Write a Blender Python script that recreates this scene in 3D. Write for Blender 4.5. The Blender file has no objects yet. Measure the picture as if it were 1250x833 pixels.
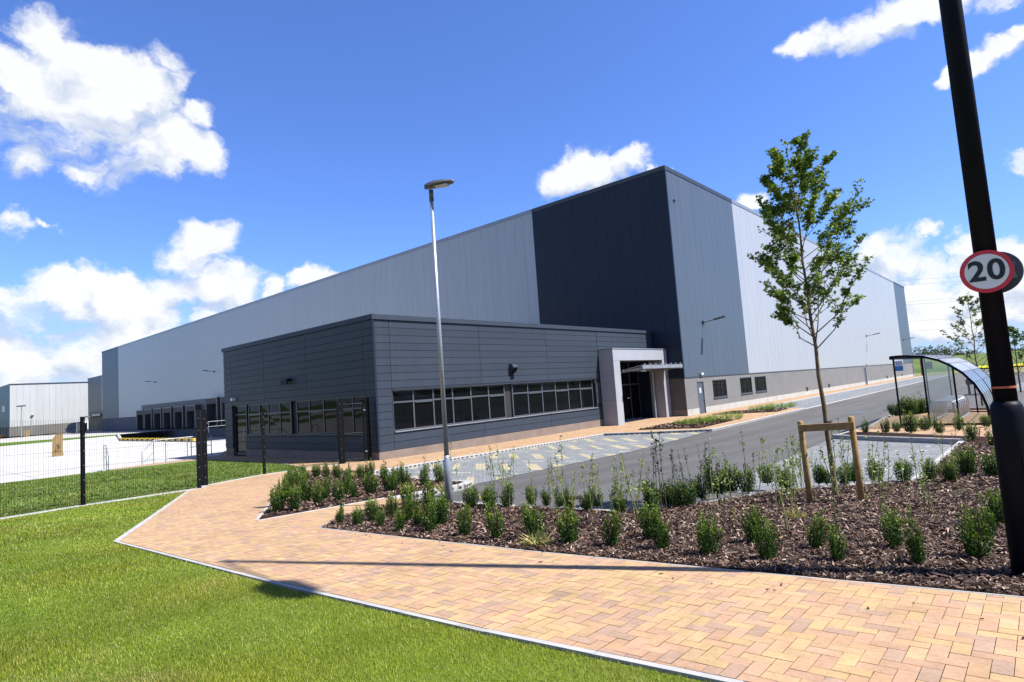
import bpy, math, random
import numpy as np
from mathutils import Vector, Matrix
from mathutils.geometry import tessellate_polygon

random.seed(7)
rng = np.random.default_rng(11)
scene = bpy.context.scene
COL = scene.collection

# ------------------------------------------------------------------ site frame
CAM = Vector((0.0, 0.0, 2.5))
AZ = 2.419127
A_ = Vector((math.cos(AZ), math.sin(AZ), 0))
UX = Vector((A_.y, -A_.x, 0))        # u: along the office front
VX = -A_                             # v: out from the office front
ORG = Vector((-5.628, 23.956, 0))
SUN_AZ, SUN_EL = math.radians(-19.5), math.radians(54)


def gz0(y):
    if y < 16: return 1.2 - .05 * y
    if y < 32:
        t = y - 16
        return .4 - .05 * t + .05 * t * t / 32
    return 0.0


def gz(y):
    k = math.floor(y)
    return gz0(k) * (1 - (y - k)) + gz0(k + 1) * (y - k)


def XY(u, v): return ORG + UX * u + VX * v
def S(u, v, z=0.0):
    p = XY(u, v); return Vector((p.x, p.y, z))
def W(u, v, dz=0.0):
    p = XY(u, v); return Vector((p.x, p.y, gz(p.y) + dz))
def UV(p):
    q = Vector((p[0], p[1], 0)) - ORG; return q.dot(UX), q.dot(VX)


# ------------------------------------------------------------------ materials
ALB = .78
def newmat(name):
    m = bpy.data.materials.new(name); m.use_nodes = True
    nt = m.node_tree; b = nt.nodes['Principled BSDF']
    return m, nt, b
def nd(nt, t, **kw):
    n = nt.nodes.new(t)
    for k, v in kw.items():
        if k.startswith('i_'): n.inputs[k[2:].replace('_', ' ')].default_value = v
        elif k.startswith('n'): n.inputs[int(k[1:])].default_value = v
        else: setattr(n, k, v)
    return n
def ramp(nt, fac, stops):
    r = nt.nodes.new('ShaderNodeValToRGB'); e = r.color_ramp.elements
    e[0].position, e[0].color = stops[0][0], (*stops[0][1], 1)
    e[1].position, e[1].color = stops[-1][0], (*stops[-1][1], 1)
    for p, c in stops[1:-1]:
        x = e.new(p); x.color = (*c, 1)
    nt.links.new(fac, r.inputs[0]); return r.outputs[0]
def coords(nt, kind='Object'):
    return nd(nt, 'ShaderNodeTexCoord').outputs[kind]
def worldpos(nt):
    return nd(nt, 'ShaderNodeNewGeometry').outputs['Position']
def noise(nt, vec, scale, detail=4, rough=.55):
    n = nd(nt, 'ShaderNodeTexNoise'); n.inputs['Scale'].default_value = scale
    n.inputs['Detail'].default_value = detail; n.inputs['Roughness'].default_value = rough
    nt.links.new(vec, n.inputs['Vector']); return n.outputs['Fac']
def mixc(nt, fac, a, b, mode='MIX'):
    m = nd(nt, 'ShaderNodeMix', data_type='RGBA', blend_type=mode)
    if isinstance(fac, (int, float)): m.inputs[0].default_value = fac
    else: nt.links.new(fac, m.inputs[0])
    for i, x in ((6, a), (7, b)):
        if isinstance(x, tuple): m.inputs[i].default_value = (*x, 1) if len(x) == 3 else x
        else: nt.links.new(x, m.inputs[i])
    return m.outputs[2]
def bump(nt, b, h, strength=.3, dist=.01):
    n = nd(nt, 'ShaderNodeBump'); n.inputs['Strength'].default_value = strength
    n.inputs['Distance'].default_value = dist
    nt.links.new(h, n.inputs['Height']); nt.links.new(n.outputs[0], b.inputs['Normal'])
def simple(name, col, rough=.5, metal=0., var=.12, scale=3., spec=.5, bmp=0., bscale=60):
    """One colour broken up by soft noise and dirt specks."""
    m, nt, b = newmat(name); p = worldpos(nt); col = tuple(c * ALB for c in col)
    f = noise(nt, p, scale, 5)
    lo = tuple(c * (1 - var) for c in col); hi = tuple(min(1, c * (1 + var)) for c in col)
    nt.links.new(ramp(nt, f, [(.3, lo), (.7, hi)]), b.inputs['Base Color'])
    b.inputs['Roughness'].default_value = rough; b.inputs['Metallic'].default_value = metal
    b.inputs['Specular IOR Level'].default_value = spec
    if bmp: bump(nt, b, noise(nt, p, bscale, 3), bmp)
    return m
def attrmat(name, rough=.7, spec=.3, var=.25, nscale=2., bmp=0, bscale=120, trans=0., dirt=0.):
    """Colour from the mesh's own per-face colour attribute (each brick, leaf, chip its own)."""
    m, nt, b = newmat(name); p = worldpos(nt)
    a = nd(nt, 'ShaderNodeAttribute', attribute_name='tint').outputs['Color']
    f = noise(nt, p, nscale, 5)
    g = ramp(nt, f, [(.3, ((1 - var) * ALB,) * 3), (.7, ((1 + var) * ALB,) * 3)])
    c = mixc(nt, 1.0, a, g, 'MULTIPLY')
    if dirt:
        d1 = noise(nt, p, .9, 7, .65); d2 = noise(nt, p, 38, 3, .7)
        c = mixc(nt, 1.0, c, ramp(nt, d1, [(.30, (1 - dirt,) * 3), (.52, (1.,) * 3), (.75, (1 + dirt * .3,) * 3)]), 'MULTIPLY')
        c = mixc(nt, 1.0, c, ramp(nt, d2, [(.30, (.86, .85, .84)), (.5, (1.,) * 3), (.7, (1.07,) * 3)]), 'MULTIPLY')
    nt.links.new(c, b.inputs['Base Color'])
    b.inputs['Roughness'].default_value = rough; b.inputs['Specular IOR Level'].default_value = spec
    if bmp: bump(nt, b, noise(nt, p, bscale, 3), bmp, .004)
    if trans:
        t = nd(nt, 'ShaderNodeBsdfTranslucent'); nt.links.new(c, t.inputs[0])
        mx = nd(nt, 'ShaderNodeMixShader'); mx.inputs[0].default_value = trans
        nt.links.new(b.outputs[0], mx.inputs[1]); nt.links.new(t.outputs[0], mx.inputs[2])
        nt.links.new(mx.outputs[0], nt.nodes['Material Output'].inputs[0])
    return m

def cladding(name, col, rough, metal=.0, spec=.5, island=.05, coat=0.):
    m, nt, b = newmat(name); p = worldpos(nt)
    ri = nd(nt, 'ShaderNodeNewGeometry').outputs['Random Per Island']
    base = ramp(nt, ri, [(0, tuple(c * (1 - island) for c in col)), (1, tuple(c * (1 + island) for c in col))])
    # faint rain streaks
    mp = nd(nt, 'ShaderNodeMapping'); mp.inputs['Scale'].default_value = (3, 3, .18); nt.links.new(p, mp.inputs[0])
    s = noise(nt, mp.outputs[0], 1.2, 5)
    g = ramp(nt, s, [(.3, (.83,) * 3), (.7, (.93,) * 3)])
    nt.links.new(mixc(nt, 1.0, base, g, 'MULTIPLY'), b.inputs['Base Color'])
    b.inputs['Metallic'].default_value = metal; b.inputs['Specular IOR Level'].default_value = spec
    r = nd(nt, 'ShaderNodeMapRange', n3=rough * .85, n4=rough * 1.2); nt.links.new(s, r.inputs[0])
    nt.links.new(r.outputs[0], b.inputs['Roughness'])
    bump(nt, b, noise(nt, p, 1.1, 3), .3, .02)
    return m

M = {}
M['clad_light'] = cladding('light grey cladding', (.355, .37, .39), .4, .22, .5, .012)
M['clad_light_far'] = cladding('pale grey cladding', (.40, .41, .42), .45, .15, .4, .02)
M['clad_navy_shade'] = cladding('shaded anthracite cladding', (.006, .014, .03), .45, .0, .28, .03)  # anthracite with the shade of the sunless wall put into its colour
M['clad_mid'] = cladding('mid grey cladding toned by light', (.068, .09, .118), .42, .15, .4, .02)  # lighter copy of the anthracite, sunlight put into its colour at the near corner
M['clad_office'] = cladding('slate grey cladding', (.034, .045, .063), .5, .0, .15, .06)
M['joint'] = simple('dark joint', (.012, .013, .016), .7)
M['trim_dark'] = simple('dark trim', (.045, .05, .06), .4, .2)
M['trim_light'] = simple('silver trim', (.3, .315, .34), .35, .4)
M['galv_bright'] = simple('bright galvanised steel', (.66, .68, .70), .35, .4, .12, 8)
M['alu'] = simple('grey window frame', (.09, .10, .115), .4, .3)
M['alu_dark'] = simple('dark window frame', (.04, .042, .048), .4, .3)
M['portal'] = simple('pale portal panel', (.35, .365, .395), .45, .1, .05, 1.2)
M['white'] = simple('white paint', (.6, .6, .6), .4)
M['galv'] = simple('galvanised steel', (.36, .39, .42), .38, .5, .15, 8)
M['black'] = simple('black paint', (.003, .004, .009), .5, 0, .2, 6, .10)
M['lamphead'] = simple('dark grey lamp casing', (.09, .09, .095), .4, .2)
M['lens'] = simple('lamp lens', (.7, .7, .68), .2)
M['fence'] = simple('black fence paint', (.004, .004, .005), .5, 0, .1, 3, .12)
M['rubber'] = simple('black rubber', (.015, .015, .016), .75)
M['dock'] = simple('dock curtain', (.03, .03, .035), .7)
M['dock_panel'] = cladding('dock surround panel', (.06, .06, .075), .5, .1)
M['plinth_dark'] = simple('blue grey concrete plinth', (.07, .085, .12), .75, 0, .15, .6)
M['door_grey'] = simple('slate door paint', (.07, .085, .11), .4)
M['yellow'] = simple('yellow paint', (.6, .4, .015), .5)
M['red'] = simple('red sign face', (.60, .012, .03), .4, 0, .03)
M['signwhite'] = simple('white sign face', (.72, .73, .76), .4, 0, .03)
M['signblack'] = simple('black sign letters', (.005, .005, .008), .6)
M['signback'] = simple('grey sign back', (.07, .08, .1), .5)
M['tape'] = simple('orange tape', (.4, .09, .04), .5)
M['blue'] = simple('blue panel', (.03, .18, .5), .4)
M['timber'] = simple('round timber stake', (.34, .21, .075), .75, 0, .25, 14, .2, .4, 40)
M['ply'] = simple('plywood', (.42, .28, .11), .7, 0, .12, 4)
M['ink'] = simple('dark marker', (.05, .03, .02), .7)
M['soil'] = simple('soil', (.08, .055, .035), .95, 0, .4, 3, .1, .6, 20)
M['seat'] = simple('grey bench timber', (.2, .17, .14), .7)
M['cable'] = simple('steel cable', (.08, .09, .1), .5)


def m_glass():
    m, nt, b = newmat('dark window glass'); p = worldpos(nt)
    b.inputs['Base Color'].default_value = (.006, .007, .008, 1)
    b.inputs['Roughness'].default_value = .02; b.inputs['IOR'].default_value = 1.2
    b.inputs['Base Color'].default_value = (.003, .0035, .005, 1)
    bump(nt, b, noise(nt, p, .8, 2), .04, .02)
    return m
M['glass'] = m_glass()
def m_poly():
    m, nt, b = newmat('clear roof sheet')
    g = nd(nt, 'ShaderNodeBsdfGlossy'); g.inputs['Roughness'].default_value = .22
    t = nd(nt, 'ShaderNodeBsdfTransparent'); t.inputs[0].default_value = (.82, .86, .88, 1)
    f = nd(nt, 'ShaderNodeFresnel'); f.inputs[0].default_value = 1.5
    mr = nd(nt, 'ShaderNodeMapRange', n1=0., n2=1., n3=.30, n4=1.)
    nt.links.new(f.outputs[0], mr.inputs[0])
    mx = nd(nt, 'ShaderNodeMixShader'); nt.links.new(mr.outputs[0], mx.inputs[0])
    nt.links.new(t.outputs[0], mx.inputs[1]); nt.links.new(g.outputs[0], mx.inputs[2])
    nt.links.new(mx.outputs[0], nt.nodes['Material Output'].inputs[0])
    return m
M['poly'] = m_poly()
def m_render():
    """dashed aggregate concrete panel of the warehouse base"""
    m, nt, b = newmat('aggregate wall panel'); p = worldpos(nt)
    s = noise(nt, p, 22, 3, .7); l = noise(nt, p, .35, 4)
    c = ramp(nt, s, [(.32, (.08, .08, .08)), (.5, (.155, .155, .155)), (.7, (.25, .25, .245))])
    g = ramp(nt, l, [(.3, (.9 * ALB,) * 3), (.7, (1.08 * ALB,) * 3)])
    nt.links.new(mixc(nt, 1.0, c, g, 'MULTIPLY'), b.inputs['Base Color'])
    b.inputs['Roughness'].default_value = .9; bump(nt, b, s, .5, .01)
    return m
M['aggregate'] = m_render()
M['concrete_pale'] = simple('pale concrete', (.40, .395, .37), .85, 0, .12, 1.5, .2, .3, 60)
M['kerb'] = simple('concrete kerb', (.35, .345, .335), .85, 0, .14, 4, .2, .3, 80)
M['kerb_slot'] = simple('drain slot', (.012, .012, .012), .8)
M['grey_base'] = simple('grey base wall', (.13, .125, .12), .8, 0, .15, .6)
M['shade_base'] = simple('brown concrete base with shade', (.10, .085, .085), .8, 0, .15, 2)  # darker copy of the brown plinth, wall shade put into the colour
M['office_plinth'] = simple('brown plinth', (.19, .145, .12), .8, 0, .15, 2)


def m_asphalt():
    m, nt, b = newmat('asphalt'); p = worldpos(nt)
    s = noise(nt, p, 90, 2, .8); l = noise(nt, p, .25, 5)
    # tyre-worn bands along the road (u direction)
    vm = nd(nt, 'ShaderNodeVectorMath', operation='DOT_PRODUCT'); vm.inputs[1].default_value = (VX.x, VX.y, 0)
    um = nd(nt, 'ShaderNodeVectorMath', operation='DOT_PRODUCT'); um.inputs[1].default_value = (UX.x * .04, UX.y * .04, 0)
    nt.links.new(p, vm.inputs[0]); nt.links.new(p, um.inputs[0])
    cb = nd(nt, 'ShaderNodeCombineXYZ'); nt.links.new(vm.outputs['Value'], cb.inputs[0]); nt.links.new(um.outputs['Value'], cb.inputs[1])
    w = noise(nt, cb.outputs[0], 1.4, 4)
    c = ramp(nt, s, [(.3, (.05, .048, .047)), (.7, (.115, .11, .106))])
    g = ramp(nt, l, [(.3, (.88 * ALB,) * 3), (.7, (1.1 * ALB,) * 3)])
    h = ramp(nt, w, [(.35, (.82,) * 3), (.65, (1.14,) * 3)])
    st_ = ramp(nt, noise(nt, p, 1.1, 6, .7), [(.30, (.74,) * 3), (.42, (1.,) * 3), (.8, (1.05,) * 3)])
    c = mixc(nt, 1.0, c, st_, 'MULTIPLY')
    nt.links.new(mixc(nt, 1.0, mixc(nt, 1.0, c, g, 'MULTIPLY'), h, 'MULTIPLY'), b.inputs['Base Color'])
    b.inputs['Roughness'].default_value = .82; b.inputs['Specular IOR Level'].default_value = .35
    bump(nt, b, s, .4, .006)
    return m
M['asphalt'] = m_asphalt()


def m_yard():
    m, nt, b = newmat('bright yard concrete'); p = worldpos(nt)
    l = noise(nt, p, .12, 5); s = noise(nt, p, 2.5, 4)
    br = nd(nt, 'ShaderNodeTexBrick'); br.offset = 0
    mp = nd(nt, 'ShaderNodeMapping'); mp.inputs['Rotation'].default_value = (0, 0, -math.atan2(UX.y, UX.x)); nt.links.new(p, mp.inputs[0])
    nt.links.new(mp.outputs[0], br.inputs['Vector']); br.inputs['Scale'].default_value = 1
    br.inputs['Brick Width'].default_value = 6; br.inputs['Row Height'].default_value = 5; br.inputs['Mortar Size'].default_value = .03
    br.inputs['Color1'].default_value = (1, 1, 1, 1); br.inputs['Color2'].default_value = (.94, .94, .94, 1); br.inputs['Mortar'].default_value = (.45, .45, .45, 1)
    c = ramp(nt, l, [(.3, (.34, .335, .32)), (.7, (.40, .395, .38))])
    c = mixc(nt, 1.0, c, br.outputs[0], 'MULTIPLY')
    c = mixc(nt, 1.0, c, ramp(nt, s, [(.3, (.95,) * 3), (.7, (1.03,) * 3)]), 'MULTIPLY')
    tm = nd(nt, 'ShaderNodeMapping'); tm.inputs['Scale'].default_value = (.5, .06, 1); tm.inputs['Rotation'].default_value = (0, 0, .55); nt.links.new(p, tm.inputs[0])
    c = mixc(nt, 1.0, c, ramp(nt, noise(nt, tm.outputs[0], 2.2, 5, .6), [(.34, (.72,) * 3), (.47, (1.,) * 3), (.8, (1.02,) * 3)]), 'MULTIPLY')
    nt.links.new(c, b.inputs['Base Color']); b.inputs['Roughness'].default_value = .9
    return m
M['yard'] = m_yard()


def m_ground(name, cols, scale=.6, fine=60):
    m, nt, b = newmat(name); p = worldpos(nt)
    l = noise(nt, p, scale, 6, .6); s = noise(nt, p, fine, 3, .7)
    c = ramp(nt, l, [(.32, cols[0]), (.5, cols[1]), (.68, cols[2])])
    c = mixc(nt, 1.0, c, ramp(nt, s, [(.3, (.7 * ALB,) * 3), (.7, (1.25 * ALB,) * 3)]), 'MULTIPLY')
    nt.links.new(c, b.inputs['Base Color']); b.inputs['Roughness'].default_value = .95
    b.inputs['Specular IOR Level'].default_value = .1
    bump(nt, b, s, .6, .02)
    return m
M['lawn'] = m_ground('lawn turf', [(.07, .11, .010), (.10, .145, .014), (.14, .175, .028)], .45)
M['lawn_far'] = m_ground('mown grass', [(.06, .11, .016), (.085, .14, .02), (.12, .165, .035)], .3, 25)
M['field'] = m_ground('field', [(.055, .10, .02), (.08, .13, .025), (.13, .15, .05)], .02, 1.2)
M['rape'] = m_ground('yellow crop', [(.25, .27, .02), (.45, .4, .015), (.55, .48, .02)], .15, 4)
M['mulch'] = m_ground('bark mulch bed', [(.012, .006, .004), (.024, .012, .008), (.045, .025, .017)], 3, 45)
M['scrub'] = m_ground('dry scrub', [(.16, .13, .07), (.2, .19, .09), (.12, .15, .04)], .2, 3)
M['brick'] = attrmat('clay paver', .85, .2, .10, 7., .3, 150, 0., .16)
M['sand'] = simple('joint sand', (.25, .17, .12), .95, 0, .25, 20, .1)
M['blockpave'] = attrmat('concrete paver', .85, .2, .10, 3., .3, 150, 0., .18)
M['greysand'] = simple('grey joint sand', (.09, .09, .09), .95, 0, .25, 20, .1)
M['leaf'] = attrmat('leaf', .5, .25, .15, 5., 0, 1, .26)
M['grassblade'] = attrmat('grass blade', .5, .35, .22, 1.1, 0, 1, .35)
M['chip'] = attrmat('bark chip', .75, .3, .2, 30.)
M['stem'] = simple('green stem', (.24, .23, .09), .7, 0, .3, 9, .2)
M['bark'] = simple('young bark', (.15, .115, .06), .85, 0, .35, 16, .2, .5, 50)
M['darkstem'] = simple('dark twig', (.07, .05, .03), .85, 0, .3, 9, .2)


# ------------------------------------------------------------------ mesh builder
class MB:
    def __init__(self): self.v = []; self.f = []; self.c = []; self.m = []
    def quad(self, pts, col=None, mi=0):
        i = len(self.v); self.v += [tuple(p) for p in pts]; self.f.append(tuple(range(i, i + len(pts))))
        self.c.append(col); self.m.append(mi); return self
    def hexa(self, p, col=None, mi=0):
        """p: 8 points, bottom ring then top ring (counter-clockwise from above)"""
        i = len(self.v); self.v += [tuple(x) for x in p]
        for f in ((0, 3, 2, 1), (4, 5, 6, 7), (0, 1, 5, 4), (1, 2, 6, 5), (2, 3, 7, 6), (3, 0, 4, 7)):
            self.f.append(tuple(i + k for k in f)); self.c.append(col); self.m.append(mi)
        return self
    def box(self, u0, u1, v0, v1, z0, z1, col=None, mi=0, fn=None, tw=0.):
        """box in the site frame"""
        fn = fn or S
        if u0 > u1: u0, u1 = u1, u0
        if v0 > v1: v0, v1 = v1, v0
        ring = ((u0, v1), (u1, v1), (u1, v0), (u0, v0))
        return self.hexa([fn(u, v, z0) for u, v in ring] + [fn(u, v, z1) for u, v in ring], col, mi)
    def obox(self, c, ax, ay, az, col=None, mi=0):
        """box from centre and three half-axis vectors"""
        c, ax, ay, az = map(Vector, (c, ax, ay, az))
        r = (-ax - ay, ax - ay, ax + ay, -ax + ay)
        if ax.cross(ay).dot(az) < 0: r = r[::-1]
        return self.hexa([c + q - az for q in r] + [c + q + az for q in r], col, mi)
    def tube(self, pts, rad, n=8, cap=True, col=None, mi=0):
        pts = [Vector(p) for p in pts]
        if isinstance(rad, (int, float)): rad = [rad] * len(pts)
        i0 = len(self.v); t = (pts[1] - pts[0]).normalized()
        up = Vector((0, 0, 1)) if abs(t.z) < .9 else Vector((1, 0, 0))
        x = t.cross(up).normalized()
        for k, p in enumerate(pts):
            if k == 0: t = pts[1] - pts[0]
            elif k == len(pts) - 1: t = pts[-1] - pts[-2]
            else: t = (pts[k + 1] - p).normalized() + (p - pts[k - 1]).normalized()
            if t.length < 1e-9: t = Vector((0, 0, 1))
            t.normalize(); x = (x - t * x.dot(t))
            if x.length < 1e-6: x = t.orthogonal()
            x.normalize(); y = t.cross(x)
            for j in range(n):
                a = 2 * math.pi * j / n
                self.v.append(tuple(p + (x * math.cos(a) + y * math.sin(a)) * rad[k]))
        for k in range(len(pts) - 1):
            for j in range(n):
                a, b = i0 + k * n + j, i0 + k * n + (j + 1) % n
                self.f.append((a, b, b + n, a + n)); self.c.append(col); self.m.append(mi)
        if cap:
            self.f.append(tuple(i0 + j for j in range(n))[::-1]); self.c.append(col); self.m.append(mi)
            e = i0 + (len(pts) - 1) * n
            self.f.append(tuple(e + j for j in range(n))); self.c.append(col); self.m.append(mi)
        return self
    def build(self, name, mat, parent=None, origin=None, smooth=False):
        o_ = Vector((0, 0, 0))
        if origin is not None: o_ = Vector(origin)
        elif parent is not None: o_ = world_loc(parent)
        me = bpy.data.meshes.new(name)
        if any(o_): vs = [(a - o_.x, b - o_.y, c - o_.z) for a, b, c in self.v]
        else: vs = self.v
        me.from_pydata(vs, [], self.f)
        mats = mat if isinstance(mat, (list, tuple)) else [mat]
        for x in mats: me.materials.append(x)
        if len(mats) > 1: me.polygons.foreach_set('material_index', self.m)
        if any(c is not None for c in self.c):
            at = me.attributes.new('tint', 'FLOAT_COLOR', 'FACE')
            arr = np.ones((len(self.f), 4), dtype=np.float32)
            arr[:, :3] = [c if c is not None else (.5, .5, .5) for c in self.c]
            at.data.foreach_set('color', arr.ravel())
        if smooth: me.polygons.foreach_set('use_smooth', [True] * len(self.f))
        me.update()
        o = bpy.data.objects.new(name, me); COL.objects.link(o)
        if parent is not None: o.parent = parent
        else: o.location = o_
        return o
def world_loc(o):
    p = Vector(o.location)
    while o.parent is not None:
        o = o.parent; p += Vector(o.location)
    return p
def np_mesh(name, verts, faces, cols, mat, parent=None, loc=None):
    me = bpy.data.meshes.new(name); n = faces.shape[1]
    me.vertices.add(len(verts)); me.vertices.foreach_set('co', verts.astype(np.float32).ravel())
    me.loops.add(faces.size); me.loops.foreach_set('vertex_index', faces.astype(np.int32).ravel())
    me.polygons.add(len(faces)); me.polygons.foreach_set('loop_start', np.arange(0, faces.size, n, dtype=np.int32))
    me.update(calc_edges=True)
    at = me.attributes.new('tint', 'FLOAT_COLOR', 'FACE')
    arr = np.ones((len(faces), 4), dtype=np.float32); arr[:, :3] = cols
    at.data.foreach_set('color', arr.ravel()); me.materials.append(mat)
    me.polygons.foreach_set('use_smooth', np.zeros(len(faces), dtype=bool))
    o = bpy.data.objects.new(name, me); COL.objects.link(o)
    if parent is not None: o.parent = parent
    elif loc is not None: o.location = loc
    return o
def tag(o, label=None, cat=None, group=None, kind=None):
    if label:
        assert 4 <= len(label.split()) <= 16, label
        o['label'] = label
    if cat: o['category'] = cat
    if group: o['group'] = group
    if kind: o['kind'] = kind
    return o
def thing(name, label, cat, loc, group=None):
    o = bpy.data.objects.new(name, None); COL.objects.link(o); o.location = loc
    o.empty_display_size = .2
    return tag(o, label, cat, group)
def copy_tree(o, parent=None):
    c = o.copy(); COL.objects.link(c); c.parent = parent
    for ch in o.children: copy_tree(ch, c)
    return c
_U = 'zeroth first second third fourth fifth sixth seventh eighth ninth tenth eleventh twelfth thirteenth fourteenth fifteenth sixteenth seventeenth eighteenth nineteenth'.split()
ORD = _U + [(t[1] if k == 0 else t[0] + '-' + _U[k]) for t in (('twenty', 'twentieth'), ('thirty', 'thirtieth'), ('forty', 'fortieth'), ('fifty', 'fiftieth'), ('sixty', 'sixtieth'), ('seventy', 'seventieth')) for k in range(10)]


# ------------------------------------------------------------------ draped sheets
def clip_half(poly, axis, val, keep_less):
    out = []; n = len(poly)
    for i in range(n):
        a, b = poly[i], poly[(i + 1) % n]
        ia = (a[axis] <= val) if keep_less else (a[axis] >= val)
        ib = (b[axis] <= val) if keep_less else (b[axis] >= val)
        if ia: out.append(a)
        if ia != ib:
            t = (val - a[axis]) / (b[axis] - a[axis])
            out.append(tuple(a[k] + (b[k] - a[k]) * t for k in range(len(a))))
    return out
def sheet(name, polys, mat, dz, kind='structure', uvspace=True):
    """flat region following the terrain: triangulated, then cut at every whole metre of y where the slope changes"""
    mb = MB()
    if polys and not isinstance(polys[0][0], (tuple, list)): polys = [polys]
    for poly in polys:
        pts = [XY(*p).to_2d() for p in poly] if uvspace else [Vector(p) for p in poly]
        tris = tessellate_polygon([[Vector((p.x, p.y, 0)) for p in pts]])
        for t in tris:
            tri = [(pts[i].x, pts[i].y) for i in t]
            ar = (tri[1][0] - tri[0][0]) * (tri[2][1] - tri[0][1]) - (tri[1][1] - tri[0][1]) * (tri[2][0] - tri[0][0])
            if ar < 0: tri = tri[::-1]
            y0 = min(p[1] for p in tri); y1 = max(p[1] for p in tri)
            cuts = [y0 - 1] + [k for k in range(math.floor(y0) + 1, math.ceil(y1)) if -40 < k < 33] + [y1 + 1]
            for c0, c1 in zip(cuts[:-1], cuts[1:]):
                q = clip_half(clip_half(tri, 1, c0, False), 1, c1, True)
                if len(q) >= 3: mb.quad([(x, y, gz(min(max(y, -38), 40)) + dz) for x, y in q])
    o = mb.build(name, mat)
    if kind: o['kind'] = kind
    return o
def inpoly(P, poly):
    """vectorised point-in-polygon, P (n,2)"""
    x, y = P[:, 0], P[:, 1]; ins = np.zeros(len(P), bool); n = len(poly)
    for i in range(n):
        x0, y0 = poly[i]; x1, y1 = poly[(i + 1) % n]
        if y0 == y1: continue
        c = ((y0 > y) != (y1 > y)) & (x < (x1 - x0) * (y - y0) / (y1 - y0) + x0)
        ins ^= c
    return ins
def edge_dist(P, poly):
    d = np.full(len(P), 1e9); n = len(poly)
    for i in range(n):
        a = np.array(poly[i]); b = np.array(poly[(i + 1) % n]); ab = b - a
        t = np.clip(((P - a) @ ab) / max(ab @ ab, 1e-9), 0, 1)
        d = np.minimum(d, np.linalg.norm(P - (a + t[:, None] * ab), axis=1))
    return d
def clip_convex(subject, clip):
    out = [tuple(p) for p in subject]
    n = len(clip)
    for i in range(n):
        ax, ay = clip[i]; bx, by = clip[(i + 1) % n]; inp = out; out = []
        if not inp: return out
        side = lambda p: (bx - ax) * (p[1] - ay) - (by - ay) * (p[0] - ax)
        for k in range(len(inp)):
            p, q = inp[k], inp[(k + 1) % len(inp)]; sp, sq = side(p), side(q)
            if sp >= 0: out.append(p)
            if (sp >= 0) != (sq >= 0):
                t = sp / (sp - sq); out.append((p[0] + (q[0] - p[0]) * t, p[1] + (q[1] - p[1]) * t))
    return out

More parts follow.
